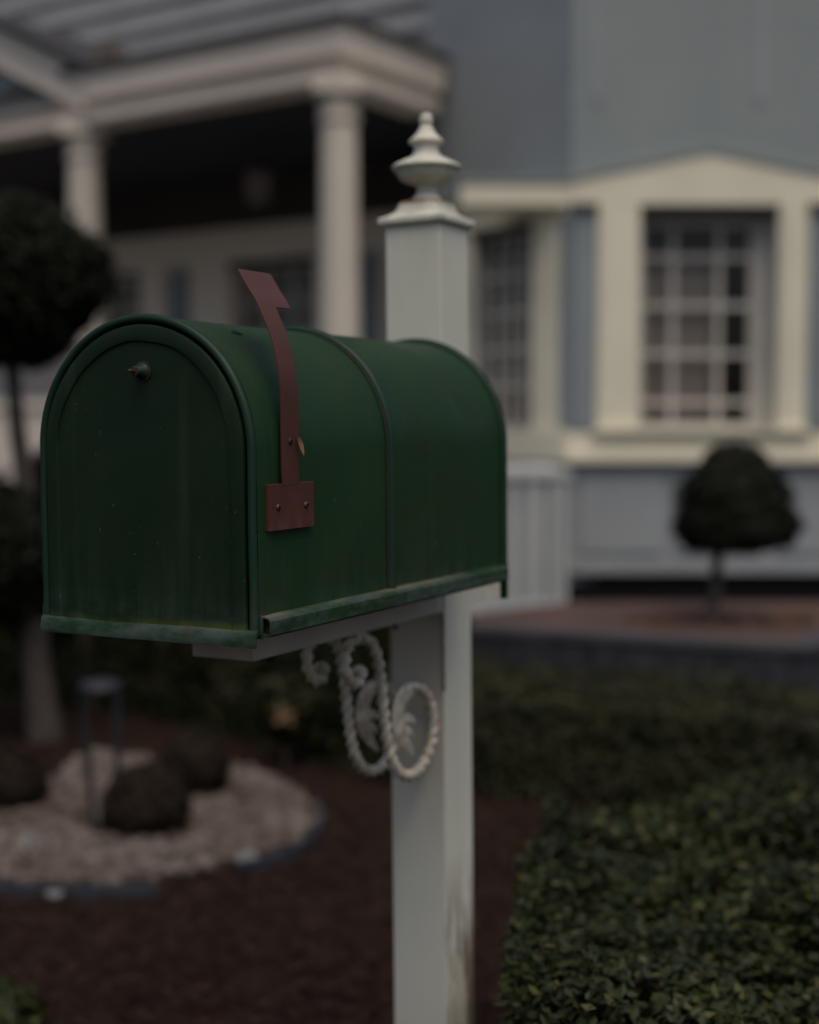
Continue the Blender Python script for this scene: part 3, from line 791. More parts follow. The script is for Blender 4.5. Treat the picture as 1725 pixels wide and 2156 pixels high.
def topiary(name, label, crowns, trunk_px, Yt, r0, r1, mat, seed, cat='tree', bark='trunk', size=.030, lean=None, dens=1.0, group=None):
    (bx, by), (tx, ty) = trunk_px
    b = at_depth(bx, by, Yt); tp = at_depth(tx, ty, Yt)
    t = thing(name, label, cat, (b.x, Yt, max(b.z, 0)), group=group); O = Vector((b.x, Yt, max(b.z, 0)))
    obj('trunk', trunk_bm((0, 0, -.02), tp-O, r0, r1, .02, seed=seed), M[bark], t, smooth=True)
    for k, (px, py, rx, rz) in enumerate(crowns):
        c = at_depth(px, py, Yt)-O; RX, RZ = rx*Yt/FPX, rz*Yt/FPX
        bl = [(c, (RX*.9, RX*.9, RZ*.92))]
        rn = random.Random(seed+k)
        for q in range(9):
            d = Vector((rn.gauss(0, 1), rn.gauss(0, 1), rn.gauss(0, .9))).normalized()
            bl.append((c + Vector((d.x*RX*.50, d.y*RX*.50, d.z*RZ*.50)), (RX*.50, RX*.50, RZ*.50)))
        crown_mesh('crown', bl, int(9000*dens), size, [mat, M['core']], t, seed+k)
    return t
topiary('topiary_tree', 'dark two tiered topiary tree with big round crown at the left edge', [(14, 590, 226, 196), (-22, 1165, 205, 188)], ((98, 1602), (12, 620)), 5.55, .062, .022, M['leaf_dark'], 31, bark='trunk_grey')
bm = trunk_bm((0, 0, -.02), (-.02, 0, .9), .032, .022, .02, seed=4)
b_ = at_level(186, 1492, 0); t = thing('young_tree', 'thin brown trunked young tree behind the hoop, its crown hidden by the mailbox', 'tree', (b_.x, b_.y, 0))
obj('trunk', bm, M['trunk'], t, smooth=True)
crown_mesh('crown', [(Vector((0, 0, 1.0)), (.24, .24, .22)), (Vector((.08, -.05, .95)), (.17, .17, .15)), (Vector((-.09, .03, 1.06)), (.16, .16, .15))], 4500, .03, [M['leaf_dark'], M['core']], t, 41)

# hedges
def V(p): return Vector((p.x, p.y, 0))
Hn = .50
near = [V(at_level(1040, 2330, Hn)), V(at_level(1062, 2100, Hn)), V(at_level(1092, 1850, Hn)), V(at_level(1150, 1712, Hn)), V(at_level(1330, 1680, Hn)), V(at_level(1560, 1650, Hn)), V(at_level(1790, 1625, Hn)), V(at_level(2050, 1660, Hn)), Vector((2.2, 1.35, 0)), Vector((1.0, 1.30, 0))]
hedge('boxwood_hedge', near, Hn, 16000, .023, M['leaf_hedge'], 51, 'nearest glossy leaved clipped hedge filling the lower right corner', side=.8, bumpy=.07, sprigs=420)
Hm = .32
mid = [V(at_level(905, 1480, Hm)), V(at_level(1080, 1488, Hm)), V(at_level(1300, 1500, Hm)), V(at_level(1725, 1540, Hm)), V(at_level(2100, 1575, Hm)), V(at_level(2100, 1470, Hm)), V(at_level(1725, 1445, Hm)), V(at_level(1300, 1412, Hm)), V(at_level(990, 1395, Hm)), V(at_level(905, 1392, Hm))]
hedge('low_hedge', mid, Hm, 7500, .026, M['leaf_mid'], 52, 'low flat topped hedge across the middle, below the dark planter wall', bumpy=.03)
left = [V(at_level(-500, 1478, 0)), V(at_level(0, 1480, 0)), V(at_level(250, 1500, 0)), V(at_level(520, 1560, 0)), V(at_level(720, 1632, 0)), V(at_level(880, 1668, 0)), Vector((.02, 5.9, 0)), Vector((-.9, 6.9, 0)), Vector((-3.6, 7.4, 0))]
hedge('dark_hedge', left, .62, 4200, .032, M['leaf_left'], 53, 'dark unlit hedge under the mailbox, behind the pebble island', bumpy=.05)
# loose sprig with a rusty leaf in front of the dark hedge
t = thing('loose_shrub', 'small olive green sprig with one orange leaf in front of the dark hedge', 'shrub', (at_level(600, 1615, 0).x, at_level(600, 1615, 0).y, 0))
yy = t.location.y; c = at_depth(600, 1490, yy) - Vector(t.location)
crown_mesh('foliage', [(c, (.12, .08, .13))], 420, .035, [M['leaf_mid'], M['core']], t, 61)
obj('stem', trunk_bm((0, 0, 0), c, .010, .006, .01), M['trunk'], t, smooth=True)
vs, fs = [], []; rnd = random.Random(5)
for _ in range(14): leaf(vs, fs, c + Vector((rnd.gauss(0, .014), -.12, rnd.gauss(0, .014)-.01)), Vector((0, -1, .4)), .032, rnd)
raw('rusty_leaves', vs, fs, M['dryleaf'], t)
# small plant in the lower left corner
pc = at_level(-20, 2290, 0)
t = thing('ground_shrub', 'small green leafy plant poking into the lower left corner', 'shrub', (pc.x, pc.y, 0))
crown_mesh('foliage', [(Vector((0, 0, .10)), (.10, .12, .10)), (Vector((.07, .0, .05)), (.09, .08, .07))], 1500, .034, [M['leaf_hedge'], M['core']], t, 71)
obj('stem', trunk_bm((0, 0, 0), (0, 0, .1), .008, .005, 0), M['trunk'], t)

# ================================================================ PLANTER on the right
zp = .30
A_ = at_level(985, 1318, zp); B_ = at_level(1700, 1362, zp); C_ = B_ + Vector((.55, .62, 0))
back1 = at_level(1212, 1262, zp); back2 = Vector((C_.x+.3, back1.y, zp))
planter = thing('stone_planter', 'low dark stone retaining wall with brown soil and pale rim in front of the house', 'planter', (A_.x, A_.y, 0))
O = Vector(planter.location)
def wall_seg(bm, a, b, th_, z0, z1, mi=0, off=0):
    t = (b-a).normalized(); n = Vector((-t.y, t.x, 0))
    q = [a-O-n*off, b-O-n*off, b-O+n*th_, a-O+n*th_]
    prism(bm, [Vector((p.x, p.y, z0)) for p in q], (0, 0, z1-z0), mi)
bm = bmesh.new(); Af = A_.copy(); Bf = B_.copy()
wall_seg(bm, Af, Bf, .14, -.01, zp-.035); wall_seg(bm, Bf, C_, .14, -.012, zp-.036)
# upright stone joints
tdir = (Bf-Af).normalized(); Lw = (Bf-Af).length
k = 0.0; rr = random.Random(2)
while k < Lw-.12:
    w = rr.uniform(.10, .20); a = Af+tdir*k; b = Af+tdir*(k+w-.018)
    wall_seg(bm, a, b, .0, -.01, zp-.045-rr.uniform(0, .02), 0, .012+rr.uniform(0, .012)); k += w
obj('wall', bm, M['stone_wall'], planter)
bm = bmesh.new(); wall_seg(bm, Af, Bf, .15, zp-.034, zp, 0, .02); wall_seg(bm, Bf, C_, .15, zp-.033, zp+.001, 0, .02)
obj('rim', bm, M['stone_rim'], planter)
bm = bmesh.new()
poly = [Af+Vector((.05, .10, 0)), Bf+Vector((-.03, .12, 0)), C_+Vector((-.1, .1, 0)), back2, back1, Af+Vector((-.0, .5, 0))]
prism(bm, [Vector((p.x, p.y, 0))-Vector((O.x, O.y, 0)) for p in poly], (0, 0, zp-.012))
obj('soil', bm, simple('planter_soil', (.075, .042, .034), (.050, .029, .024), 3, .95), planter)
vs, fs = [], []
for _ in range(700):
    x = rnd.uniform(1320, 1720); y = rnd.uniform(1288, 1325); p = at_level(x, y, zp-.006)
    leaf(vs, fs, p+Vector((0, 0, .004)), Vector((0, 0, 1)), .03, rnd)
raw('leaf_litter', vs, fs, simple('litter', (.14, .065, .035), (.08, .035, .02), 9, .9), kind='stuff', label='rusty brown leaf litter over the planter soil', cat='leaf litter')

bm = bmesh.new(); box(bm, back1.x-.2, 9, 8.9, 11.6, -.02, .010); obj('shade_strip', bm, M['plinth'], kind='structure', label='dark strip put in for shade along the foot of the house')  # black sheet added to darken the ground beside the house
# right topiary: domed cone on a thin trunk
Yt = 7.55
b = at_level(1500, 1312, zp-.012); Yt = b.y
t = thing('topiary_shrub', 'dark dome shaped topiary on a thin trunk in the stone planter by the window', 'shrub', (b.x, b.y, zp-.012)); O2 = Vector(t.location)
obj('trunk', trunk_bm((0, 0, -.02), at_depth(1512, 1150, Yt)-O2, .034, .026, .015, seed=9), M['trunk_grey'], t, smooth=True)
bl = []
for px, py, rx, rz in ((1545, 1020, 88, 85), (1545, 1058, 122, 92), (1552, 1106, 130, 58), (1478, 1116, 56, 48), (1626, 1114, 56, 46), (1530, 985, 58, 52), (1570, 990, 54, 52)):
    c = at_depth(px, py, Yt)-O2; bl.append((c, (rx*Yt/FPX, rx*Yt/FPX*.9, rz*Yt/FPX)))
crown_mesh('crown', bl, 15000, .030, [M['leaf_topi'], M['core']], t, 81)

# ================================================================ HOUSE
YW = 11.0
cw = at_depth(1200, 900, YW); HO = Vector((cw.x, YW, 0))
house = thing('house', 'grey blue sided house with cream trim, columned porch and gridded windows behind the garden', 'house', HO)
class Frame:
    """vertical plane: s along dir, z up, n toward the viewer (outward)"""
    def __init__(s, P0, d, nrm): s.P, s.d, s.n = Vector(P0), Vector(d).normalized(), Vector(nrm).normalized()
    def hit(s, px, py, off=0.0):
        r = ray(px, py); P = s.P + s.n*off; t = (P-CAM).dot(s.n)/r.dot(s.n); q = CAM + r*t
        return (q-P).dot(s.d), q.z
    def S(s, px, off=0.0): return s.hit(px, 900, off)[0]
    def Z(s, px, py, off=0.0): return s.hit(px, py, off)[1]
    def w(s, a, z, n=0): return s.P + s.d*a + s.n*n + Vector((0, 0, z)) - HO
    def box(s, bm, s0, s1, z0, z1, n0, n1, mi=0):
        q = [s.w(s0, z0, n0), s.w(s1, z0, n0), s.w(s1, z0, n1), s.w(s0, z0, n1)]
        prism(bm, q, (0, 0, z1-z0), mi)
    def poly(s, bm, pts, n0, n1, mi=0):
        prism(bm, [s.w(a, z, n0) for a, z in pts], s.n*(n1-n0), mi)
FW = Frame((HO.x, YW, 0), (1, 0, 0), (0, -1, 0))
W = FW
def window(F, s0, s1, z0, z1, cols, rows, cs=None, zz=None, *, rec=.10, curtain='curtain', mw=.055, gap=None, frame_w=.06, topdark=.0, name='window'):
    bm = bmesh.new()
    F.box(bm, s0, s0+frame_w, z0, z1, -rec-.04, -rec); F.box(bm, s1-frame_w, s1, z0, z1, -rec-.04, -rec)
    F.box(bm, s0+frame_w, s1-frame_w, z0, z0+frame_w, -rec-.04, -rec-.001); F.box(bm, s0+frame_w, s1-frame_w, z1-frame_w, z1, -rec-.04, -rec-.001)
    for i in range(1, cols):
        c = cs[i-1] if cs else s0+frame_w + (s1-s0-2*frame_w)*i/cols; F.box(bm, c-mw/2, c+mw/2, z0+frame_w, z1-frame_w, -rec-.034, -rec-.004)
    for j in range(1, rows):
        c = zz[j-1] if zz else z0+frame_w + (z1-z0-2*frame_w)*j/rows; F.box(bm, s0+frame_w, s1-frame_w, c-mw/2, c+mw/2, -rec-.031, -rec-.007)
    wo = obj(name, bm, M['muntin'], house)
    bm = bmesh.new(); F.box(bm, s0+frame_w*.5, s1-frame_w*.5, z0+frame_w*.5, z1-frame_w*.5, -rec-.024, -rec-.020); obj('pane', bm, M['glass'], wo)
    if curtain:
        bm = bmesh.new(); zt_ = z1-topdark; segs = gap or [(s0, s1)]
        for a, b in segs:
            n = max(6, int((b-a)/.05)); pv = None
            for i in range(n+1):
                x = a+(b-a)*i/n; dn = -rec-.085+.015*math.sin(i*1.9)
                v = (bm.verts.new(F.w(x, z0, dn)), bm.verts.new(F.w(x, zt_, dn)))
                if pv: bm.faces.new((pv[0], v[0], v[1], pv[1]))
                pv = v
        obj('curtain', bm, M[curtain], wo, smooth=True)
    bm = bmesh.new(); F.box(bm, s0-.05, s1+.05, z0-.05, z1+.05, -rec-.75, -rec-.05)
    ff = [f for f in bm.faces if abs((F.w(0, 0, -rec-.05)-f.calc_center_median()).dot(F.n)) < .01]
    bmesh.ops.delete(bm, geom=ff, context='FACES_ONLY'); obj('dark_room', bm, M['room'], wo, recalc=False)
    return wo
def wall_with_hole(F, s0, s1, z0, z1, holes, n0=-.9, n1=0, depth=.30, mat='slate', name='wall'):
    """front skin split round rectangular openings (holes sorted by s), depth thick"""
    bm = bmesh.new(); a = s0
    for h0, h1, g0, g1 in holes:
        F.box(bm, a, h0, z0, z1, -depth, n1); F.box(bm, h0, h1, z0, g0, -depth, n1); F.box(bm, h0, h1, g1, z1, -depth, n1); a = h1
    F.box(bm, a, s1, z0, z1, -depth, n1)
    return obj(name, bm, M[mat], house)
TOPZ = 8.0
zB = W.Z(1480, 1206)                     # underside of the wall above the plinth
zS0, zS1 = W.Z(1480, 972), W.Z(1480, 905)      # sill band
zH = W.Z(1480, 432)                      # window head
oL, oR = W.S(1342), W.S(1632)
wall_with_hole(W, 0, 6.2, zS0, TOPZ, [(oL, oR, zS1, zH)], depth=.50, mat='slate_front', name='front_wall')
# upper vertical battens
bm = bmesh.new()
for px in (1250, 1590):
    a = W.S(px); W.box(bm, a-.045, a+.045, W.Z(px, 215), TOPZ, .001, .009)
obj('batten', bm, M['slate'], house)
# skirt wall under the sill, with raised panels
bm = bmesh.new(); W.box(bm, 0, 6.2, zB, zS0-.001, -.3, -.02); W.box(bm, 0, 6.2, zB, zB+.09, -.019, .03)
for a, b in ((1222, 1400), (1425, 1610), (1640, 1830)):
    W.box(bm, W.S(a), W.S(b), zB+.16, zS0-.10, -.019, .008)
obj('skirt_wall', bm, M['skirt'], house)
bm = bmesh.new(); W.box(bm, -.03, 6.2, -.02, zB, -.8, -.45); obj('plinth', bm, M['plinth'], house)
# sill band
bm = bmesh.new(); W.box(bm, -.02, 6.2, zS0+.06, zS1-.02, .001, .05); W.box(bm, -.04, 6.2, zS0, zS0+.058, .001, .10); W.box(bm, oL-.36, oR+.26, zS1-.019, zS1+.012, -.34, .12)
obj('sill', bm, M['cream'], house)
# casings, header and low pediment
bm = bmesh.new()
W.box(bm, W.S(1254), oL-.001, zS1+.013, zH, .002, .05); W.box(bm, oR+.001, W.S(1692), zS1+.013, zH, .002, .05)
zE = W.Z(1480, 384); zPk = W.Z(1480, 322)
pc_ = W.S(1484); hw = W.S(1484)-W.S(1200)
W.poly(bm, [(0.0, zH+.001), (pc_+hw, zH+.001), (pc_+hw, zE), (pc_, zPk), (0.0, zE)], .002, .052)
for x in (W.S(1262), oR+.05):
    W.box(bm, x, x+.07, zS1+.013, zH-.001, .051, .066)
obj('window_surround', bm, M['cream'], house)
bm = bmesh.new()
for sgn in (-1, 1):
    e = (pc_+sgn*(hw+.02)); pts = [(pc_, zPk), (pc_, zPk+.045), (e, zE+.045), (e, zE)]
    W.poly(bm, pts, .003, .07)
obj('pediment_moulding', bm, M['slate_front'], house)
# recess lining
bm = bmesh.new()
W.box(bm, oR-.012, oR-.0005, zS1, zH, -.26, -.001); obj('window_reveal', bm, M['white_trim'], house)
bm = bmesh.new(); W.box(bm, oL+.0005, oL+.012, zS1, zH, -.26, -.001); obj('window_reveal', bm, M['white_trim'], house)
bm = bmesh.new(); W.box(bm, oL+.013, oR-.013, zH-.03, zH-.001, -.26, .06); obj('window_head', bm, M['shingle'], house)  # dark colour stands in for the shadow line under the header
RC = .20
g_ = lambda px: W.S(px, -RC)
hz = lambda py: W.Z(1480, py, -RC)
sL, sR = g_(1338), g_(1588)
window(W, sL, sR, zS1+.005, hz(462), 3, 5, [g_(1414), g_(1510.5)], [hz(847), hz(745), hz(643.5), hz(541)], rec=RC, mw=.044, frame_w=.055,
       gap=[(sL, g_(1512))], topdark=hz(462)-hz(536))
bm = bmesh.new(); W.box(bm, sR+.001, oR-.013, zS1, zH-.03, -.26, -.17); W.box(bm, oL+.013, sR, hz(461.5), zH-.031, -.26, -.19); obj('side_casing', bm, M['muntin'], house)
# shutters (fluted boards)
def shutter(F, s0, s1, z0, z1, n=.03, cap=True):
    bm = bmesh.new(); F.box(bm, s0, s1, z0, z1, .002, n)
    w = (s1-s0); F.box(bm, s0+w*.08, s0+w*.22, z0+.05, z1-.05, n+.0005, n+.02); F.box(bm, s0+w*.62, s0+w*.86, z0+.05, z1-.05, n+.0005, n+.02)
    F.box(bm, s0+w*.34, s0+w*.50, z0+.05, z1-.05, n+.0005, n+.012)
    o = obj('shutter', bm, M['shutter'], house)
    if cap:
        bm = bmesh.new(); F.box(bm, s0-.01, s1+.01, z1, z1+.045, .002, n+.05); obj('shutter_cap', bm, M['shingle'], o)
shutter(W, .004, W.S(1252)-.002, zS1, zH-.04)
shutter(W, W.S(1695), W.S(1755), zS1, zH-.04)
shutter(W, W.S(1775), W.S(1830), zS1, zH-.04)

bm = bmesh.new(); W.box(bm, W.S(968), -.001, W.Z(1100, 432), W.Z(1100, 386), -.35, .04); obj('bay_lintel', bm, M['cream'], house)
bm = bmesh.new(); W.box(bm, W.S(962), -.002, W.Z(1100, 385), W.Z(1100, 376), -.35, .06); obj('lintel_moulding', bm, M['slate_front'], house)
# bay face going back to the left
dB = Vector((1400-862.5-2*(1400-862.5)-862.5, FPX, 0)); dB = Vector((-2262.0, FPX, 0)).normalized(); nB = Vector((-dB.y, dB.x, 0)); nB = -nB if nB.y > 0 else nB
FB = Frame((HO.x-.001, YW, 0), dB, nB)
bEnd = FB.S(900)
b0, b1 = FB.S(1127), FB.S(1000)
zb0, zb1 = zS1, FB.Z(1125, 466)
wall_with_hole(FB, 0, bEnd, zS0, TOPZ, [(b0, b1, zb0, zb1)], depth=.35, mat='slate', name='bay_wall')
bm = bmesh.new()
zf = FB.Z(1185, 388)
FB.box(bm, .0, b1+.35, zb1+.001, zf, .002, .045)
FB.box(bm, FB.S(1181), b0-.001, zb0, zb1, .002, .045); FB.box(bm, b1+.001, b1+.16, zb0, zb1, .002, .045)
FB.box(bm, .0, bEnd, zS0, zS1, .002, .07)
obj('bay_trim', bm, M['cream'], house)
bm = bmesh.new(); FB.box(bm, .0, FB.S(1182), zS1+.001, zb1-.001, .002, .03); obj('bay_panel', bm, M['shutter'], house)
bm = bmesh.new(); FB.box(bm, b0-.02, b1+.02, zb1-.05, zb1, -.2, .055); obj('bay_head', bm, M['shingle'], house)
bm = bmesh.new(); FB.box(bm, .0, b1+.4, zf, zf+.05, .003, .12); obj('bay_moulding', bm, M['slate_front'], house)
window(FB, b0, b1, zb0, zb1-.04, 4, 5, curtain='curtain_pale', rec=.07, mw=.044, frame_w=.05, gap=[(b0, b0+(b1-b0)*.50), (b0+(b1-b0)*.62, b1)], topdark=.12)
bm = bmesh.new(); FB.box(bm, .0, bEnd, -.02, zS0-.001, -.3, -.01); obj('bay_base', bm, M['skirt'], house)
# projecting fluted podium below the bay
Yp = 9.25
FP_ = Frame((at_depth(1196, 1000, Yp).x, Yp, 0), (-1, 0, 0), (0, -1, 0))
pL = FP_.S(930); zpt = FP_.Z(1190, 992)
bm = bmesh.new(); FP_.box(bm, 0, pL, 0, zpt-.05, -1.6, 0); obj('podium', bm, M['skirt'], house)
bm = bmesh.new(); FP_.box(bm, -.03, pL+.03, zpt-.05, zpt, -1.62, .05); FP_.box(bm, -.03, pL+.03, -.01, .085, .001, .06)
for a, b in ((1196, 1180), (1172, 1155), (1136, 1112), (1092, 1074), (1050, 1030), (1008, 985)):
    FP_.box(bm, FP_.S(a), FP_.S(b), .086, zpt-.051, .001, .035)
obj('podium_trim', bm, M['white_trim'], house)

# porch: two-sided entablature, columns, ceiling
dL = Vector((-.83, .558, 0)).normalized(); dR = Vector((.558, .83, 0)).normalized()
YC = 11.0
C1 = at_depth(714, 168, YC); zc0 = C1.z; C1 = Vector((C1.x, C1.y, 0))
nF = Vector((-dR.x, -dR.y, 0)); nS = Vector((-dL.x, -dL.y, 0))      # outward normals of front and right sides
PF = Frame(C1, dL, nF); PS = Frame(C1, dR, nS)
zs = {k: at_depth(720, y, YC).z for k, y in (('low', 168), ('g1', 140), ('g0', 118), ('top', 52), ('edge', 40))}
zs = {k: v-0.0 for k, v in zs.items()}
prof = [(-.30, zs['low']), (0, zs['low']), (.012, zs['low']+.02), (.012, zs['g1']-.01), (-.02, zs['g1']), (-.015, zs['g1']+.02), (.01, zs['g0']-.03), (.05, zs['g0']-.004), (.055, zs['g0']+.02), (.12, zs['top']-.05), (.15, zs['top']-.02), (.15, zs['top']), (-.30, zs['top'])]
rightL = PS.S(922, .0); rightL = max(1.0, rightL)
pedS = PF.S(158)
def miter_run(prof, left_len, right_len, mats, name, mi=None):
    bm = bmesh.new(); rows = []
    for o_, z in prof:
        left = C1 + dL*left_len + nF*o_; cor = C1 + nF*o_ + nS*o_; right = C1 + dR*right_len + nS*o_
        rows.append([bm.verts.new(p + Vector((0, 0, z)) - HO) for p in (left, cor, right)])
    n = len(rows)
    for i in range(n):
        a, b = rows[i], rows[(i+1) % n]
        for k in range(2): bm.faces.new((a[k], a[k+1], b[k+1], b[k]))
    bm.faces.new([r[0] for r in rows]); bm.faces.new([r[2] for r in rows])
    return obj(name, bm, mats, house)
miter_run(prof[:8]+[(.05, zs['g0']), (-.30, zs['g0'])], 9.0, rightL, M['porch_trim'], 'porch_beam')
miter_run([(-.30, zs['g0']+.001), (.06, zs['g0']+.001), (.075, zs['top']-.05), (.10, zs['top']-.02), (.10, zs['top']), (-.30, zs['top'])], pedS, rightL, M['porch_trim'], 'cornice')
miter_run([(-.30, zs['top']+.001), (.125, zs['top']+.001), (.125, zs['edge']), (.10, zs['edge']+.03), (-.30, zs['edge']+.03)], pedS, rightL, M['shingle'], 'roof_edge')
# porch ceiling and flat roof
DP = 3.0
bm = bmesh.new()
q = [C1 + dL*9 + dR*.3, C1 + dL*.3 + dR*.3, C1+dR*(rightL)+dL*.3, C1 + dR*DP + dL*.05, C1 + dR*DP + dL*9]
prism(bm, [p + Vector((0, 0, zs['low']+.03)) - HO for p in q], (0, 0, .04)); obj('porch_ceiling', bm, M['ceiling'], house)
bm = bmesh.new()
q = [C1 + dL*9 - dR*.0, C1, C1+dR*rightL, C1 + dR*DP + dL*.05, C1 + dR*DP + dL*9]
prism(bm, [p + Vector((0, 0, zs['top']-.04)) - HO for p in q], (0, 0, .03)); obj('porch_roof', bm, M['shingle'], house)
bm = bmesh.new(); q = [C1 + dL*9, C1, C1+dR*DP, C1 + dR*DP + dL*9]
prism(bm, [p + Vector((0, 0, -.01)) - HO for p in q], (0, 0, .30)); obj('porch_floor', bm, M['white_trim'], house)
# pediment over the left bay of the porch
r0s, r0z = PF.hit(158, 138, .14); r1s, r1z = PF.hit(2, 63, .14)
slope = (r1z-r0z)/(r1s-r0s)
span = 3.4; ap = r0s + span/2; az = r0z + slope*span/2
bm = bmesh.new(); vth = .36
for sg in (0, 1):
    e = r0s-.02 if sg == 0 else r0s+span+.02
    ez = r0z - slope*.02
    PF.poly(bm, [(e, ez-vth), (ap, az-vth), (ap, az-vth*.45), (e, ez-vth*.45)], -.29, .06)
    PF.poly(bm, [(e, ez-vth*.449), (ap, az-vth*.449), (ap, az), (e, ez)], -.29, .10)
obj('pediment_rake', bm, M['porch_trim'], house)
bm = bmesh.new(); PF.poly(bm, [(r0s-.01, zs['g0']-.0), (r0s+span, zs['g0']), (r0s+span, r0z-vth+.02), (ap, az-vth+.02), (r0s-.01, r0z-vth+.02)], -.28, -.10)
obj('pediment_face', bm, M['skirt'], house)
bm = bmesh.new()
for e in (r0s-.10, r0s+span+.10):
    ez = r0z - slope*.10
    q = [(e, ez+.002), (ap, az+.002), (ap, az+.07), (e, ez+.07)]
    PF.poly(bm, q, -3.9, .17)
obj('pediment_roof', bm, M['shingle'], house)
bm = bmesh.new(); PF.box(bm, PF.S(150), 9.0, .295, 1.42, -.26, -.06); PF.box(bm, PF.S(150), 9.0, 1.421, 1.50, -.30, -.02); obj('porch_knee_wall', bm, M['porch_trim'], house)
# columns
def column(px, Yapprox, parent):
    F = PF; s_ = F.S(px, -.15); c = F.w(s_, 0, -.15); z1 = zs['low']-.001
    rr_ = .158
    P = [(.200, .30), (.205, .36), (.175, .40), (.172, .46)] + [(rr_, .48), (rr_+.004, 1.4), (rr_-.004, 2.4), (rr_-.012, z1-.30), (rr_+.012, z1-.285), (rr_+.012, z1-.255), (rr_-.006, z1-.245), (rr_-.004, z1-.16), (rr_+.02, z1-.13), (rr_+.035, z1-.08)]
    bm = bmesh.new(); lathe(bm, P, c, 32); box(bm, c.x-.20, c.x+.20, c.y-.20, c.y+.20, z1-.08, z1); 
    o = obj('column', bm, M['cream_warm'], parent, smooth=True); return o
column(716, 11, house); column(186, 12, house); column(-420, 13, house)
# main wall: cream below the porch roof, lap siding above
FM = Frame(C1 + dR*DP, dL, nF)
zlo = zs['low']+.02
FMend = 16.0
mw0, mw1 = FM.S(668), FM.S(492)
zw1 = FM.Z(580, 545); zw0 = FM.Z(580, 905)
w20, w21 = FM.S(302), FM.S(214)
zhd = FM.Z(500, 480)
wall_with_hole(FM, -1.2, FMend, 0, zhd, [(mw0, mw1, zw0, zw1), (w20, w21, zw0, zw1)], depth=.35, mat='wall_low', name='porch_wall')
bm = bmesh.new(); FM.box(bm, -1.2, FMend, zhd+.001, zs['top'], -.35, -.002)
obj('porch_wall_upper', bm, simple('porch_wall_shaded', (.075, .066, .066), (.058, .052, .052), 1.5, .8), house)  # porch shade painted into this upper band of wall
bm = bmesh.new()
FM.box(bm, FM.S(800)-.9, FMend, zw1+.001, zhd, .002, .06)
for a, b in ((720, 670), (490, 410), (356, 306), (212, 150)):
    FM.box(bm, FM.S(a), FM.S(b), .4, zw1, .002, .055)
FM.box(bm, FM.S(720), FMend, zw0-.14, zw0, .056, .10)
obj('porch_wall_trim', bm, M['porch_trim'], house)
shutter(FM, FM.S(404), FM.S(362), zw0, zw1-.03, cap=False); shutter(FM, FM.S(797), FM.S(765), zw0, zw1+.1, cap=False)
bm = bmesh.new(); FM.box(bm, mw0-.02, mw1+.02, zw1-.06, zw1-.001, -.1, .07); obj('window_head', bm, M['shingle'], house)
window(FM, mw0, mw1, zw0, zw1-.06, 3, 5, rec=.12, mw=.044, topdark=.15)
window(FM, w20, w21, zw0, zw1-.06, 2, 5, rec=.12, mw=.044, topdark=.15)
# lap siding above
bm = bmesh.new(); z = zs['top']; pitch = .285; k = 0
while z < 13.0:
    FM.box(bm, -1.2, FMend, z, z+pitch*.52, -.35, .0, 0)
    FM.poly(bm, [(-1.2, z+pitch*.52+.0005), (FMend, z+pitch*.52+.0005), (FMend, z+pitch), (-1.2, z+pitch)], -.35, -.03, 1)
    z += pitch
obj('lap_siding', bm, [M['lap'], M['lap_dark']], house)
# leaf debris on the porch roof edge in the valley
pb = PF.P + dL*(r0s-.25) + nF*(-.05) + Vector((0, 0, zs['top']))
vs, fs = [], []; rnd = random.Random(17)
for _ in range(240):
    leaf(vs, fs, Vector((rnd.gauss(0, .075), rnd.gauss(0, .06), abs(rnd.gauss(0, .09)))), Vector((0, -1, 1)), .055, rnd)
o = raw('leaf_debris', vs, fs, M['debris'], label='clump of brown dry leaves in the valley of the porch roof', cat='leaf debris'); o.location = pb+Vector((0, 0, .06))
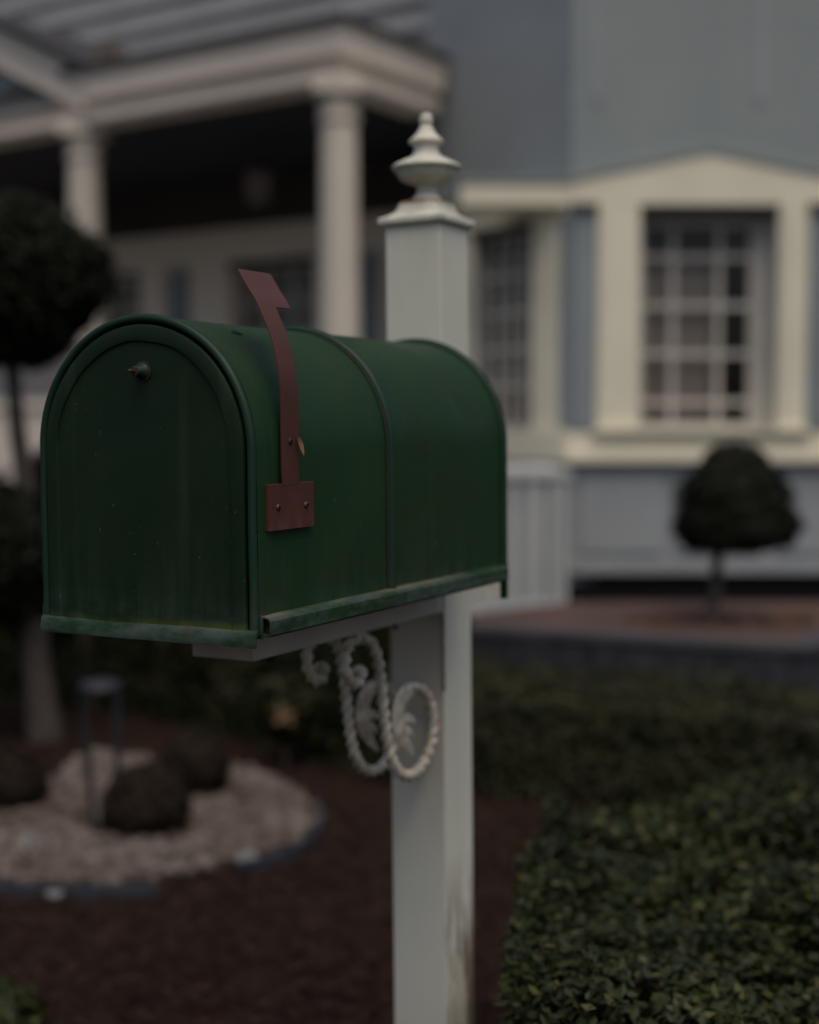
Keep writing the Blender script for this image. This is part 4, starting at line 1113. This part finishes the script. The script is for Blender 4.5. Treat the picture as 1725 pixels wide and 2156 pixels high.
# hanging lantern below the porch ceiling
Yl = 13.6; pt = at_depth(545, 345, Yl); pbm = at_depth(545, 432, Yl)
t = thing('porch_lantern', 'dim brown lantern hanging under the dark porch ceiling between the columns', 'lantern', (pt.x, pt.y, pbm.z))
h = pt.z-pbm.z
bm = bmesh.new(); lathe(bm, [(.03, 0), (.10, .03), (.11, .05), (.11, .055)], (0, 0, 0), 8); obj('base', bm, M['lantern'], t); bm = bmesh.new(); lathe(bm, [(.15, h-.10), (.15, h-.085), (.05, h), (.012, h+.02)], (0, 0, 0), 8)
lathe(bm, [(.012, h+.015), (.012, zs['low']+.03-pbm.z)], (0, 0, 0), 8); obj('frame', bm, M['lantern'], t)
bm = bmesh.new(); lathe(bm, [(.105, .056), (.14, h-.101)], (0, 0, 0), 8); obj('lantern_glass', bm, simple('lantern_glass', (.24, .20, .19), (.18, .15, .14), 6, .3), t)

# ================================================================ LIGHT
wd = bpy.data.worlds.new('World'); sc.world = wd; wd.use_nodes = True
nt = wd.node_tree; bg = nt.nodes['Background']
sky = nt.nodes.new('ShaderNodeTexSky'); sky.sky_type = 'NISHITA'; sky.sun_disc = False
SUN_EL, SUN_AZ = math.radians(65), math.radians(164)      # azimuth clockwise from +Y
sky.sun_elevation = SUN_EL; sky.sun_rotation = SUN_AZ; sky.air_density = 1.0; sky.dust_density = 4.0; sky.ozone_density = 1.0
nt.links.new(sky.outputs[0], bg.inputs['Color']); bg.inputs['Strength'].default_value = .085
sd = bpy.data.lights.new('sun', 'SUN'); sd.energy = 1.75; sd.angle = math.radians(55); sd.color = (1, .91, .76)
so = bpy.data.objects.new('sun', sd); COL.objects.link(so)
dirv = Vector((math.sin(SUN_AZ)*math.cos(SUN_EL), math.cos(SUN_AZ)*math.cos(SUN_EL), math.sin(SUN_EL)))
so.rotation_euler = dirv.to_track_quat('Z', 'Y').to_euler(); so.location = (4, -3, 6)

# ================================================================ CAMERA
cd = bpy.data.cameras.new('camera'); co = bpy.data.objects.new('camera', cd); COL.objects.link(co)
co.location = CAM; co.rotation_euler = (PI/2-PITCH, 0, 0)
cd.sensor_fit = 'HORIZONTAL'; cd.sensor_width = 24.0; cd.lens = FPX/1725*24.0
cd.clip_start = .05; cd.clip_end = 300
cd.dof.use_dof = True; cd.dof.focus_distance = 1.46; cd.dof.aperture_fstop = 1.62; cd.dof.aperture_blades = 9
sc.camera = co
sc.view_settings.view_transform = 'Standard'; sc.view_settings.look = 'None'; sc.view_settings.exposure = 0
sc.cycles.use_denoising = True
try: sc.cycles.denoiser = 'OPENIMAGEDENOISE'
except Exception: pass
sc.cycles.max_bounces = 6
